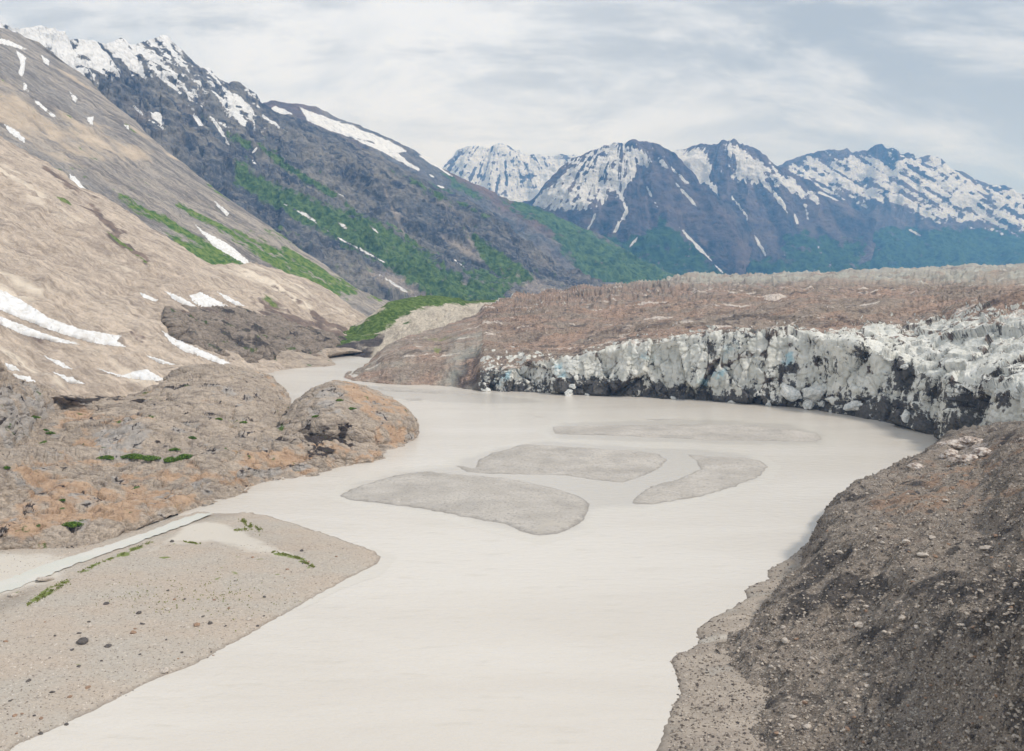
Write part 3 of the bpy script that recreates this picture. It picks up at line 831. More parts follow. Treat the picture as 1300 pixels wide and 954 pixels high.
# left cliff K3
hill('rock_cliff', [row([(-120, 700, 'z', 0), (-40, 690, 'z', 2), (10, 680, 'z', 4), (60, 640, 460), (110, 600, 500)]),
                    row([(-120, 620, 400), (-50, 610, 420), (0, 600, 440), (50, 590, 480), (100, 575, 530)]),
                    row([(-120, 540, 430), (-50, 540, 450), (10, 540, 475), (50, 545, 510), (90, 545, 550)]),
                    row([(-120, 430, 480), (-60, 440, 490), (-6, 446, 505), (22, 478, 530), (70, 500, 580)]),
                    row([(-120, 470, 600), (-60, 480, 600), (-6, 490, 600), (24, 510, 620), (72, 520, 660)])],
     [70, 60, 80, 10], 260, rockdisp(5.0, 42, 27), m_bed, bedmask)
# orange shore ledges
hill('shore_rock', [row([(-120, 730, 'z', -1), (0, 705, 'z', -1), (60, 705, 'z', -1), (120, 700, 'z', -1), (165, 678, 'z', -1), (215, 660, 'z', -1), (262, 645, 'z', -1), (320, 627, 'z', -1), (370, 615, 'z', -1), (402, 606, 'z', -1), (430, 598, 'z', -1), (465, 590, 'z', -1), (490, 585, 'z', -1)]),
                    row([(-120, 700, 'z', 5), (0, 690, 'z', 3), (60, 685, 'z', 3), (115, 675, 'z', 4), (160, 658, 'z', 4), (210, 640, 'z', 4), (260, 626, 'z', 3), (315, 610, 'z', 3), (368, 597, 'z', 3), (402, 592, 'z', 3), (430, 588, 'z', 2), (462, 583, 'z', 2), (485, 578, 'z', 1)]),
                    row([(-120, 650, 'z', 14), (0, 640, 'z', 12), (60, 635, 'z', 9), (115, 630, 'z', 8), (160, 622, 'z', 8), (210, 612, 'z', 8), (260, 603, 'z', 8), (315, 593, 'z', 8), (365, 582, 'z', 8), (400, 578, 'z', 7), (428, 575, 'z', 6), (455, 574, 'z', 4), (478, 572, 'z', 2)]),
                    row([(-120, 590, 'z', 26), (0, 590, 'z', 22), (60, 590, 'z', 16), (115, 585, 'z', 13), (160, 580, 'z', 12), (210, 576, 'z', 12), (260, 572, 'z', 12), (310, 568, 'z', 12), (355, 562, 'z', 12), (390, 560, 'z', 10), (420, 558, 'z', 8), (445, 560, 'z', 5), (468, 562, 'z', 2)]),
                    row([(-120, 570, 'z', 14), (0, 570, 'z', 14), (60, 570, 'z', 10), (115, 566, 'z', 9), (160, 562, 'z', 9), (210, 560, 'z', 8), (260, 556, 'z', 8), (310, 552, 'z', 7), (355, 550, 'z', 6), (390, 550, 'z', 4), (420, 550, 'z', 1), (445, 553, 'z', 0), (468, 556, 'z', -1)])],
     [26, 60, 60, 16], 640, rockdisp(4.2, 26, 33), m_bed, bedmask)
# rounded rock knob K1
hill('rock_knob', [row([(340, 585, 505), (375, 588, 500), (410, 590, 'z', -2), (440, 594, 'z', -2), (470, 590, 'z', -2), (495, 583, 'z', -2), (515, 574, 'z', -2), (524, 564, 'z', -2), (540, 550, 'z', -2)]),
                   row([(345, 562, 520), (375, 570, 512), (408, 574, 512), (440, 574, 512), (468, 570, 515), (490, 565, 522), (508, 558, 535), (522, 553, 550), (538, 547, 'z', -1)]),
                   row([(350, 545, 530), (378, 540, 525), (408, 532, 522), (438, 532, 522), (465, 536, 525), (488, 536, 534), (508, 534, 550), (524, 535, 565), (536, 542, 'z', -1)]),
                   row([(355, 530, 545), (380, 518, 545), (405, 508, 550), (432, 507, 552), (458, 510, 556), (482, 514, 562), (504, 518, 572), (520, 526, 582), (533, 538, 'z', -1)]),
                   row([(362, 520, 570), (383, 503, 580), (402, 491, 590), (425, 482, 600), (450, 487, 605), (478, 499, 605), (500, 508, 605), (515, 520, 608), (530, 534, 'z', -1)]),
                   row([(362, 530, 640), (383, 520, 660), (402, 512, 680), (425, 505, 690), (450, 505, 690), (478, 508, 680), (500, 515, 660), (512, 522, 640), (527, 531, 'z', -2)])],
     [30, 50, 45, 40, 14], 380, rockdisp(3.2, 36, 37), m_bed, bedmask)

# ======================================================== glacier
N0, N1 = 438, 1560
US = np.arange(N0, N1, 1.0)
f0 = [(438, 483), (450, 485), (500, 490), (560, 492), (612, 498), (700, 501), (800, 506), (900, 511), (1000, 518), (1050, 525), (1100, 534), (1150, 544), (1190, 557), (1215, 570), (1260, 590), (1300, 605), (1560, 690)]
v0 = itp(US, f0)
p0 = atz(US, v0, -1.0)
d0 = p0[:, 1]
top = [(438, 481), (450, 482), (480, 474), (520, 470), (560, 468), (600, 470), (616, 472), (640, 467), (660, 466), (668, 458), (700, 456), (740, 452), (780, 446), (830, 435), (880, 428), (940, 424), (1000, 428), (1040, 430), (1080, 436), (1110, 446), (1140, 456), (1165, 470), (1200, 480), (1240, 492), (1300, 496), (1560, 560)]
v1 = itp(US, top)
dd1 = itp(US, [(438, 2), (480, 20), (560, 30), (600, 26), (616, 10), (700, 9), (1000, 12), (1150, 16), (1300, 20), (1560, 30)])
f2 = [(438, 479), (450, 479), (470, 468), (490, 455), (520, 445), (560, 440), (600, 436), (640, 440), (680, 440), (740, 435), (800, 424), (860, 414), (920, 408), (1000, 402), (1100, 394), (1200, 386), (1300, 380), (1560, 375)]
v2 = itp(US, f2)
dd2 = itp(US, [(438, 5), (480, 60), (560, 90), (650, 90), (700, 90), (900, 100), (1100, 150), (1300, 190), (1560, 200)])
v3 = itp(US, [(438, 478), (450, 477), (470, 465), (490, 448), (520, 436), (560, 426), (600, 416), (640, 408), (700, 402), (760, 396), (860, 384), (950, 378), (1100, 370), (1300, 362), (1560, 360)])
dd3 = itp(US, [(438, 8), (480, 100), (560, 200), (650, 280), (700, 350), (900, 500), (1100, 600), (1300, 650), (1560, 650)])
v4 = itp(US, [(438, 477), (450, 475), (460, 468), (470, 461), (490, 442), (505, 433), (520, 427), (560, 416), (590, 405), (620, 394), (650, 384), (680, 378), (700, 375), (720, 376), (740, 370), (770, 366), (800, 364), (835, 361), (855, 353), (880, 350), (900, 352), (920, 353), (960, 351), (1000, 351), (1030, 348), (1060, 350), (1080, 346), (1110, 347), (1150, 344), (1230, 342), (1300, 340), (1560, 338)])
dd4 = itp(US, [(438, 10), (480, 150), (560, 330), (600, 450), (650, 700), (700, 1100), (760, 1500), (860, 2000), (1000, 2300), (1300, 2500), (1560, 2500)])
R = [p0, at(US, v1, d0 + dd1), at(US, v2, d0 + dd2), at(US, v3, d0 + dd3), at(US, v4, d0 + dd4)]
bk = R[-1].copy(); bk[:, 1] += 500; bk[:, 0] += 500 * bk[:, 0] / (bk[:, 1] - 500); bk[:, 2] -= 45
NSEG = [84, 96, 60, 60, 8]
G = smooth_rows(R[:2], [NSEG[0]], False)[:-1]
G2 = smooth_rows(R[1:] + [bk], NSEG[1:], False)
G = np.concatenate([G, G2])
rows_i = np.arange(G.shape[0])[:, None]
tr = np.repeat(rows_i, G.shape[1], 1)
u, v = proj(G)
# blend kernel over the sharp corners between rows
Gs = G.copy()
for _ in range(3):
    Gs[1:-1] = (Gs[:-2] + Gs[1:-1] * 2 + Gs[2:]) / 4
G = np.concatenate([G[:60], Gs[60:]])
n = normals(G); n = n * np.where((n * (np.array([0, 0, CH]) - G)).sum(-1, keepdims=True) < 0, -1, 1)
icew = sstep(603, 618, u)                                     # where the ice cliff begins
crevice = icew * sstep(N0, N0 + 1, u)
face = sstep(NSEG[0] + 14, NSEG[0] - 6, tr) 
upper = sstep(NSEG[0] + NSEG[1] + 40, NSEG[0] + NSEG[1] - 50, tr)
white = poly(u, v, [(612, 472), (660, 465), (740, 457), (800, 444), (850, 431), (900, 424), (960, 420), (1050, 412), (1120, 402), (1200, 394), (1310, 384), (1600, 370), (1600, 800), (612, 800)], 16)
Wp = G + 2.4 * np.stack([fbm(G, 40, 3, seed=1), fbm(G, 40, 3, seed=2), fbm(G, 40, 3, seed=3)], -1)
c1, t1, k1 = cells(Wp, 24, 1, (1.1, 1.3, 2.0))
c2, t2, k2 = cells(Wp, 9, 2, (.8, 1.2, 1.8))
c3, t3, k3 = cells(Wp, 5.0, 3, (1.0, 1.0, .8))
big = fbm(G, 70, 3, seed=9)
amp = (.35 + .65 * sstep(1000, 1180, u)) 
lo = .18 + .82 * sstep(NSEG[0] + 34, NSEG[0] - 14, tr)      # small breaks fade out on the gentler upper slope
ice = ((1.2 + 2.6 * lo) * c1 + (3.6 + 4.4 * lo) * t1 + amp * 1.6 * c2 + 3.2 * t2 * (.5 + .5 * lo) + (.4 * c3 + 1.0 * t3) * lo + 1.0 * big
       - 2.4 * np.exp(-k1 * 40) * sstep(-.3, .3, fbm(G, 22, 2, seed=78)) - 1.2 * np.exp(-k2 * 24) * lo - .4 * np.exp(-k3 * 12) * lo + .3 * fbm(G, 3, 3, seed=12) * lo)
cov = (8 * fbm(G * np.array([.6, 1, 1]), 80, 5, seed=14) + 7.0 * fbm(G * np.array([.5, 1.4, 1]), 30, 4, True, seed=15) + 1.0 * t2)
w = icew * np.clip(white * 1.2, 0, 1) * upper
flank = 3.0 * fbm(G, 45, 5, seed=16) + 1.6 * fbm(G * np.array([1, .35, .5]), 12, 4, True, seed=17)
far_damp = np.clip(G[..., 1] / 700, 1, 2.2)
disp = w * ice + (1 - w) * (icew * cov * far_damp * .8 + (1 - icew) * flank)
disp = disp * sstep(-1, 5, tr) * np.where(G[..., 1] > 0, 1, 1)
G = G + n * disp[..., None]
G[0, :, 2] = -2.5
u, v = proj(G)
s = fbm(G, 26, 4, seed=51); s2 = fbm(G, 7, 4, seed=52); s3 = fbm(G * np.array([.5, 1, 1.2]), 45, 4, seed=53)
s7 = fbm(G * np.array([1, 1, .25]), 7, 4, seed=56)
nz = normals(G); nz = np.abs(nz[..., 2])
base_h = v0[None] - v                                            # rough picture height over the waterline
whitem = white * icew
debris = (1 - whitem) + .22 * s3 + .16 * s2 + (1.6 * (nz - .80) + .46 * sstep(460, 388, v) * sstep(900, 1100, u) + .3 * sstep(450, 385, v) * sstep(1100, 900, u)) * sstep(NSEG[0] - 10, NSEG[0] + 20, tr) + .35 * np.exp(-k1 * 10) * (tr > NSEG[0]) - .10
debris = np.where(tr < NSEG[0] - 24, debris - .45 * icew, debris + .3 * s7 * icew)
dirt = .16 + .28 * s + .2 * s2 + .42 * s7 + .16 * icew * sstep(.75, .2, (v0[None] - v) / (v0 - itp(US, top))[None]) + .12 * (s3) + .40 * icew * mx(sstep(14, 2, G[..., 2] + 4 * s) * 1.0,
    poly(u, v, [(700, 510), (705, 488), (760, 482), (840, 490), (900, 498), (930, 505), (930, 520), (700, 520)], 8) * 1.7,
    poly(u, v, [(1050, 545), (1060, 515), (1110, 500), (1150, 510), (1215, 575), (1150, 560)], 12) * 1.5,  # bay, hollows and right-end faces: shade painted in along with the dirt
    poly(u, v, [(1125, 455), (1165, 460), (1172, 475), (1160, 500), (1130, 500)], 8) * 1.2,
    poly(u, v, [(1075, 440), (1100, 438), (1105, 455), (1085, 462)], 6) * 1.2,
    poly(u, v, [(1172, 475), (1205, 478), (1200, 512), (1175, 508)], 6) * 1.1, poly(u, v, [(1200, 500), (1290, 500), (1285, 520), (1250, 520), (1235, 570), (1195, 560)], 6) * 1.25,
    stroke(u, v, [(960, 462), (1000, 470), (1045, 455)], 4, 5) * 1.3, stroke(u, v, [(895, 420), (905, 450)], 5, 5) * 1.2, stroke(u, v, [(570, 480), (608, 488)], 14, 8),
    poly(u, v, [(612, 498), (618, 465), (640, 468), (650, 498)], 5) * .8, poly(u, v, [(570, 500), (575, 465), (600, 450), (615, 470), (612, 500)], 8) * 1.8)
dirt = np.where(icew < .5, -.05 + .4 * s + .25 * s2 + .75 * poly(u, v, [(568, 500), (572, 465), (600, 440), (625, 460), (612, 505)], 8), dirt)
dirt += .10 * np.exp(-k1 * 8) * icew
blue = -.16 + .45 * fbm(G, 12, 3, seed=54) + .6 * mx(poly(u, v, [(690, 460), (725, 455), (735, 475), (700, 480)], 10), poly(u, v, [(905, 440), (945, 425), (960, 440), (910, 470)], 12), poly(u, v, [(880, 480), (925, 455), (930, 490), (880, 495)], 10),
    poly(u, v, [(800, 445), (835, 445), (835, 465), (800, 460)], 8), poly(u, v, [(618, 470), (650, 470), (652, 495), (620, 495)], 6), poly(u, v, [(985, 450), (1010, 440), (1020, 470), (990, 475)], 6) * .8) * icew
grnm = -.1 + .3 * s2 + .7 * (mx(stroke(u, v, [(536, 430), (560, 432), (580, 427)], 4, 5), poly(u, v, [(548, 440), (562, 438), (560, 448), (552, 452)], 4)))

def ice_material(name='glacier ice and rubble'):
    b = MB(name)
    fine = b.noise(1.6, 5, .65); mid = b.noise(9, 5, .6); sm = b.noise(3.5, 5, .65)
    streak = b.noise(2.2, 4, .6, b.pos((1, 1, .12)))
    ice = b.mix(b.rng(mid, .35, .65), srgb(228, 227, 220), srgb(206, 205, 196))
    ice = b.mix(b.rng(streak, .5, .75, 0, .45), ice, srgb(168, 164, 156))
    ice = b.mix(b.thr(b.mask(2), sm, .5, .22), ice, srgb(162, 194, 204))
    tone = b.voro(11.0, b.pos((1, 1, .7)), out='Color')
    bw = nd(b.nt, 'ShaderNodeRGBToBW'); b.L(tone, bw.inputs[0])
    ice = b.mix(b.rng(bw.outputs[0], .25, .75, 0, .45), ice, srgb(186, 188, 182))
    ice = b.mix(b.math('MULTIPLY', b.thr(b.mask(3), sm, .5, .12), .9), ice, srgb(98, 82, 74))
    dirt_shade = b.mix(b.rng(fine, .35, .65), srgb(80, 75, 72), srgb(42, 41, 44))
    spk = b.math('ADD', b.math('MULTIPLY', sm, .5), b.math('MULTIPLY', b.noise(2.2, 4, .7, b.pos((1, 1, .5))), .5))
    ice = b.mix(b.math('MULTIPLY', b.thr(b.mask(1), spk, 1.6, .12), .92), ice, dirt_shade)
    d1 = b.mix(b.rng(b.noise(45, 4, .6, b.pos((.6, 1, 1))), .4, .6), srgb(166, 142, 126), srgb(150, 138, 126))
    d1 = b.mix(b.rng(b.noise(9, 5, .7, b.pos((.5, 1.3, 1))), .42, .7, 0, .85), d1, srgb(118, 104, 94))
    lens = b.noise(20, 5, .6, b.pos((.22, 1, 1)))
    d1 = b.mix(b.rng(lens, .6, .64, 0, .8), d1, srgb(216, 206, 196))
    d1 = b.mix(b.rng(b.noise(26, 5, .65, b.pos((.3, 1.2, 1))), .42, .33, 0, .8), d1, srgb(92, 86, 82))
    d1 = b.mix(b.rng(sm, .58, .68, 0, .75), d1, srgb(198, 184, 170))
    d1 = b.mix(b.rng(fine, .47, .66, 0, .7), d1, srgb(84, 74, 68))
    d1 = b.mix(b.math('MULTIPLY', b.thr(b.mask(1), sm, .7, .2), .8), d1, srgb(74, 68, 68))
    d1 = b.mix(b.thr(b.mask(2), sm, .7, .1), d1, srgb(124, 126, 82))
    d1 = b.mix(b.math('MULTIPLY', b.mask(3), .8), d1, srgb(172, 174, 164))
    c = b.mix(b.thr(b.mask(0), sm, .65, .06), ice, d1)
    vf = b.voro(4.0, b.pos((1, 1, .6))); vf2 = b.voro(1.7, b.pos((1, 1, .6)))
    nrm = b.bump(vf, .6, 1.6); nrm = b.bump(vf2, .5, .5, nrm); nrm = b.bump(sm, .7, .9, nrm); nrm = b.bump(fine, .7, .45, nrm)
    return b.done(c, .8, nrm, .2)
m_ice = ice_material()
greyfar = np.clip(sstep(366, 352, v) * sstep(700, 860, u) * (.7 + .8 * s3), 0, 1)

greyfar = np.where(debris < .55, np.clip((.62 * np.exp(-k1 * 16) + .5 * np.exp(-k2 * 16)) * sstep(-.25, .25, fbm(G, 18, 2, seed=77)) + .2 * s2 + .26 * s7, 0, 1) * icew * (tr < NSEG[0] + NSEG[1]), greyfar)
glacier = bpy.data.objects.new('glacier', None); COL.objects.link(glacier)
glacier.location = (200, 740, 0)
tag(glacier, 'dirty white glacier ending in an ice cliff at the silty river, brown rubble on top', 'glacier')
def sub(name, ra, rb, ca, cb, mat, masks, lab=None):
    sl_ = (slice(ra, rb), slice(ca, cb))
    o = grid_mesh(name, G[sl_] - np.array([200, 740, 0]), mat, tuple(np.clip(m[sl_], 0, 1) for m in masks), glacier)
    if lab: tag(o, lab)
    return o
ms = (debris, dirt, blue, greyfar)
CSP = 612 - N0
RSP = NSEG[0] + NSEG[1]
sub('ice_cliff', 0, RSP + 1, CSP, None, m_ice, ms, 'cracked white and blue ice wall rising from the water')
sub('rubble_cover', RSP, None, CSP, None, m_ice, ms, 'brown and grey rubble spread over the ice')
m_flank = rock_mat('moraine flank', srgb(142, 126, 114), srgb(160, 144, 130), srgb(116, 104, 96), 40, (1, .3, .4), (0, 0, 0), overs=(
    (0, srgb(92, 84, 80), srgb(72, 66, 66), 12, .5, .15), (1, srgb(126, 124, 84), srgb(104, 104, 70), 9, .45, .1), (2, srgb(178, 168, 158), srgb(160, 152, 144), 10, .5, .15)), fine=2.2)
fl_pale = .05 + .4 * s + .5 * poly(u, v, [(555, 490), (580, 440), (615, 420), (620, 435), (590, 460), (575, 492)], 8)
sub('moraine_flank', 0, None, 0, CSP + 1, m_ice, (np.ones_like(u), dirt, grnm, fl_pale), 'brown rubble flank left of the ice cliff')
G_gl = G
bGl = bvh_of(G[:RSP, CSP:])

# ======================================================== right rubble mound
W = lambda pts: [np.array(p) for p in row(pts)]
mr = [W([(905, 842, 'z', -1), (940, 812, 'z', -1), (985, 775, 'z', -1), (1010, 740, 'z', -1), (1038, 690, 'z', -1), (1058, 655, 'z', -1), (1085, 628, 'z', -1), (1130, 607, 'z', -1), (1160, 592, 'z', -1), (1195, 568, 'z', -1), (1215, 558, 'z', -1), (1250, 556, 'z', -1), (1300, 552, 'z', -1), (1420, 545, 'z', -1), (2000, 545, 'z', -1)]),
      W([(925, 830, 'z', -1.5), (955, 803, 'z', 3), (990, 768, 'z', 7), (1013, 735, 'z', 9), (1041, 685, 'z', 13), (1062, 650, 'z', 14), (1087, 624, 'z', 15), (1132, 604, 'z', 15), (1162, 589, 'z', 15), (1197, 565, 'z', 15), (1217, 553, 'z', 16), (1252, 549, 'z', 20), (1300, 543, 'z', 26), (1420, 530, 'z', 38), (2000, 530, 'z', 46)]),
      W([(935, 850, 'z', -1.5), (965, 815, 'z', 4), (1005, 785, 'z', 9), (1040, 755, 'z', 14), (1075, 705, 'z', 19), (1098, 675, 'z', 21), (1125, 650, 'z', 22), (1160, 628, 'z', 22), (1190, 612, 'z', 22), (1222, 596, 'z', 23), (1250, 590, 'z', 26), (1280, 590, 'z', 32), (1320, 590, 'z', 38), (1440, 590, 'z', 46), (2000, 600, 'z', 54)]),
      W([(945, 875, 'z', -1.5), (985, 835, 'z', 4), (1045, 805, 'z', 9), (1090, 775, 'z', 14), (1130, 735, 'z', 21), (1155, 715, 'z', 25), (1185, 705, 'z', 26), (1215, 690, 'z', 28), (1240, 680, 'z', 30), (1265, 672, 'z', 33), (1290, 668, 'z', 37), (1320, 668, 'z', 42), (1370, 668, 'z', 46), (1480, 668, 'z', 50), (2100, 690, 'z', 58)]),
      W([(950, 905, 'z', -1.5), (995, 870, 'z', 3), (1060, 850, 'z', 7), (1110, 830, 'z', 12), (1155, 810, 'z', 19), (1190, 800, 'z', 24), (1225, 795, 'z', 28), (1250, 790, 'z', 31), (1280, 785, 'z', 35), (1310, 780, 'z', 40), (1340, 780, 'z', 44), (1380, 780, 'z', 48), (1440, 780, 'z', 52), (1540, 780, 'z', 54), (2200, 800, 'z', 60)]),
      W([(950, 1010, 'z', -1.5), (1000, 990, 'z', 2), (1070, 980, 'z', 4), (1130, 975, 'z', 8), (1190, 970, 'z', 14), (1240, 965, 'z', 20), (1280, 960, 'z', 25), (1320, 960, 'z', 30), (1360, 960, 'z', 36), (1400, 960, 'z', 42), (1440, 960, 'z', 46), (1500, 960, 'z', 50), (1580, 960, 'z', 54), (1700, 960, 'z', 56), (2400, 980, 'z', 62)]),
      W([(950, 1100, 'z', -1), (1000, 1100, 'z', -1), (1080, 1100, 'z', 1), (1150, 1100, 'z', 4), (1220, 1100, 'z', 9), (1280, 1100, 'z', 14), (1330, 1100, 'z', 18), (1380, 1100, 'z', 22), (1430, 1100, 'z', 28), (1480, 1100, 'z', 34), (1540, 1100, 'z', 40), (1620, 1100, 'z', 44), (1720, 1100, 'z', 50), (1860, 1100, 'z', 54), (2600, 1100, 'z', 60)])]
def mound_disp(G):
    t = fbm(G, 38, 5, seed=61)
    a = G[..., 0] * .77 + G[..., 1] * .63; c = -G[..., 0] * .63 + G[..., 1] * .77
    q = np.stack([a * .3, c, G[..., 2] * .5], -1) + fbm(G, 18, 3, seed=66)[..., None] * 2.5
    rg = fbm(q, 17, 5, True, seed=67)
    return 2.0 * t + 3.6 * rg + 1.2 * fbm(G * np.array([.55, 1.2, 1]), 9, 5, True, seed=62) + .45 * fbm(G, 3.0, 4, seed=63)
def mound_mask(G, u, v):
    s = fbm(G, 20, 4, seed=64); s2 = fbm(G * np.array([.6, 1.2, 1]), 8, 4, seed=65)
    dark = .02 + .5 * s + .45 * s2 + .6 * mx(poly(u, v, [(985, 790), (1020, 740), (1045, 690), (1080, 700), (1060, 750), (1100, 740), (1200, 730), (1310, 735), (1310, 760), (1150, 765), (1050, 770), (1000, 805)], 14),  # left-facing slope, hollow and lower part: shade put into the rubble colour
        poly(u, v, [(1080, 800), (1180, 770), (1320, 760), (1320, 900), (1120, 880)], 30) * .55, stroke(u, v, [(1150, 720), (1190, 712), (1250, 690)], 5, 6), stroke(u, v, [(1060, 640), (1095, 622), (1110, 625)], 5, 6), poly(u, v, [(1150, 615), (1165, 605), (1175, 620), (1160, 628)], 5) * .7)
    a = G[..., 0] * .77 + G[..., 1] * .63; c = -G[..., 0] * .63 + G[..., 1] * .77
    sr = fbm(np.stack([a * .22, c, G[..., 2] * .4], -1), 7, 4, seed=68); dark = dark + .42 * sr
    brown = -.05 + .3 * sr + .4 * s + .3 * s2 + .5 * poly(u, v, [(1090, 640), (1150, 600), (1210, 570), (1320, 560), (1320, 640), (1220, 650), (1120, 690)], 25)
    icy = -.15 + .3 * s + .45 * s2 + .7 * mx(poly(u, v, [(1195, 572), (1215, 556), (1245, 555), (1270, 565), (1245, 580), (1200, 590)], 6) * .85, stroke(u, v, [(1158, 592), (1172, 596)], 3, 3), stroke(u, v, [(1255, 575), (1300, 555)], 3, 5) * .7)
    return tuple(np.clip(x, 0, 1) for x in (dark, brown, icy))
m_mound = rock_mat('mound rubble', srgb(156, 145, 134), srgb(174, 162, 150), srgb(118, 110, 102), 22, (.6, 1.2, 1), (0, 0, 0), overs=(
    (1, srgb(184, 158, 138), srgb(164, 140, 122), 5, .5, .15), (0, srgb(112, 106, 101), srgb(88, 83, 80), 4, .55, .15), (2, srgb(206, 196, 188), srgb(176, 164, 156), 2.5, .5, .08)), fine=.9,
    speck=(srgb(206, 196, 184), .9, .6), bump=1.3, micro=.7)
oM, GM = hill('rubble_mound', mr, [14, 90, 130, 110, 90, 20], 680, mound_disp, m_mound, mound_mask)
bM = bvh_of(GM)

# ======================================================== water and bars
def sheet(name, pts, z, mat, kind=None):
    me = bpy.data.meshes.new(name); me.from_pydata([(x, y, z) for x, y in pts], [], [tuple(range(len(pts)))])
    o = link(name, me, mat); tag(o, kind=kind); return o

b = MB('silty water')
wn = b.noise(5.0, 4, .6, b.pos((1, 1.8, 1))); wn2 = b.noise(1.3, 3, .6, b.pos((1, 1.6, 1))); wb = b.noise(70, 5, .6, b.pos((.3, 1.2, 1)), dist=.6)
c = b.mix(b.rng(wb, .35, .65), srgb(208, 202, 193), srgb(201, 194, 184))
c = b.mix(b.rng(b.noise(7, 4, .65, b.pos((.35, 1.6, 1))), .56, .7, 0, .4), c, srgb(190, 183, 171))
nrm = b.bump(wn, .7, .34); nrm = b.bump(wn2, .7, .12, nrm)
m_water = b.done(c, .24, nrm, .4)
sheet('water', [(-700, -100), (900, -100), (900, 1500), (-700, 1500)], 0, m_water, 'structure')
# ground sheet to the horizon (falls away down-valley)
gy = np.concatenate([np.linspace(-3000, 1500, 12), np.linspace(1900, 19000, 20)])
gx = np.linspace(-16000, 16000, 41)
GXY = np.stack(np.broadcast_arrays(gx[None, :], gy[:, None], np.where(gy < 1600, -6, -70)[:, None] + 0 * gx[None]), -1)
m_ground = rock_mat('valley ground', srgb(150, 140, 128), srgb(130, 124, 114), srgb(96, 110, 80), 600, fine=30)
tag(grid_mesh('ground', GXY, m_ground), kind='structure')

def gravel_mat(name, c1, c2, stone, grain=.8, th=.62):
    b = MB(name)
    n1 = b.noise(18, 4, .6, b.pos((.6, 1, 1))); n2 = b.noise(grain, 3, .65); n3 = b.noise(3, 4, .65, b.pos((.5, 1, 1)))
    c = b.mix(b.rng(n1, .35, .65), c1, c2)
    c = b.mix(b.rng(n3, .5, .75, 0, .5), c, tuple(x * .8 for x in c1))
    c = b.mix(b.rng(n2, .3, .48, .65, 0), c, tuple(x * .45 for x in c1))
    c = b.mix(b.rng(n2, th, th + .06, 0, .8), c, stone)
    # silt lobes (R), wet rim (G), green (B)
    c = b.mix(b.thr(b.mask(0), n3, .4, .2), c, srgb(199, 192, 181))
    c = b.mix(b.thr(b.mask(2), n3, .7, .08), c, srgb(120, 130, 76))
    c = b.mix(b.math('MULTIPLY', b.mask(1), .85), c, tuple(x * .38 for x in c1))
    nrm = b.bump(n2, .7, grain * .25)
    return b.done(c, .9, nrm, .15)

def bar(name, pts, h, slope, mat, maskf=None, step=3.0, amp=.8, seed=0, kind='structure', rim=.6, noise=.25):
    ol = rough_outline(pts, 3.0, amp, seed)
    W3 = atz(np.array([p[0] for p in ol]), np.array([p[1] for p in ol]), 0.0)[:, :2]
    vs, fs = tri_patch([tuple(p) for p in W3], step)
    P = np.array(vs)
    # distance to the shoreline in metres
    dist = np.full(len(P), 1e9)
    n = len(W3)
    for i in range(n):
        d, _ = segd(P[:, 0], P[:, 1], W3[i], W3[(i + 1) % n]); dist = np.minimum(dist, d)
    P3 = np.column_stack([P, np.zeros(len(P))])
    z = h * (1 - np.exp(-dist / slope)) + noise * sstep(0, 6, dist) * fbm(P3, 22, 3, seed=seed)
    z = np.where(dist < .01, -.25, z + .05)
    P3[:, 2] = z
    u, v = proj(P3)
    masks = list(maskf(P3, u, v, dist)) if maskf else [np.zeros(len(P)), np.zeros(len(P)), np.zeros(len(P))]
    masks[1] = np.maximum(masks[1], np.exp(-(dist / rim) ** 2))
    o = mesh_from(name, P3, np.array(fs), mat, masks)
    if kind: tag(o, kind=kind)
    return o, ol

m_grav = gravel_mat('gravel', srgb(180, 167, 153), srgb(177, 169, 158), srgb(208, 199, 188), .8)
m_fgrav = gravel_mat('far gravel', srgb(178, 172, 164), srgb(190, 184, 176), srgb(208, 202, 194), 1.2, .62)

# shallow floor of the small side channel is part of the plain
plain = [(-260, 1080), (-260, 700), (-60, 690), (0, 692), (100, 695), (160, 676), (215, 658), (255, 648), (275, 651), (320, 650), (345, 655), (400, 672), (450, 689), (478, 699), (490, 708), (480, 718), (440, 738), (400, 760), (330, 800), (250, 845), (205, 862), (190, 868), (120, 905), (20, 950), (-100, 1080)]
def plain_mask(P, u, v, dist):
    s = fbm(P, 14, 4, seed=70); s2 = fbm(P, 5, 3, seed=71)
    silt = -.05 + .3 * s + .9 * mx(poly(u, v, [(235, 668), (262, 660), (300, 668), (325, 684), (365, 700), (372, 708), (330, 702), (270, 690), (215, 692), (190, 700)], 7), poly(u, v, [(-100, 700), (60, 700), (110, 712), (80, 735), (30, 755), (-100, 790)], 12) * .8, stroke(u, v, [(160, 712), (200, 700)], 4, 5) * .5)
    g = -.05 + .5 * s2 + .95 * mx(stroke(u, v, [(35, 768), (60, 750), (85, 738)], 3.5, 3), stroke(u, v, [(100, 728), (130, 713), (160, 702), (192, 688)], 2.2, 2.5), stroke(u, v, [(345, 701), (375, 708), (398, 720)], 2.4, 2), stroke(u, v, [(235, 688), (255, 691)], 1, 1.2), stroke(u, v, [(305, 672), (322, 668)], 1.4, 1.6) * .9,
        .2 * poly(u, v, [(180, 700), (350, 705), (400, 730), (300, 760), (200, 730)], 30))
    wet = .45 * mx(poly(u, v, [(-60, 800), (-60, 775), (20, 752), (60, 742), (30, 765)], 5), stroke(u, v, [(245, 662), (270, 655), (300, 652)], 3, 4), poly(u, v, [(290, 680), (330, 672), (400, 690), (400, 712), (360, 700)], 12) * .25)
    return tuple(np.clip(x, 0, 1) for x in (silt, wet, g))
o_plain, ol = bar('gravel_bar', plain, 1.3, 8, m_grav, plain_mask, 2.2, .8, 1, rim=.7)
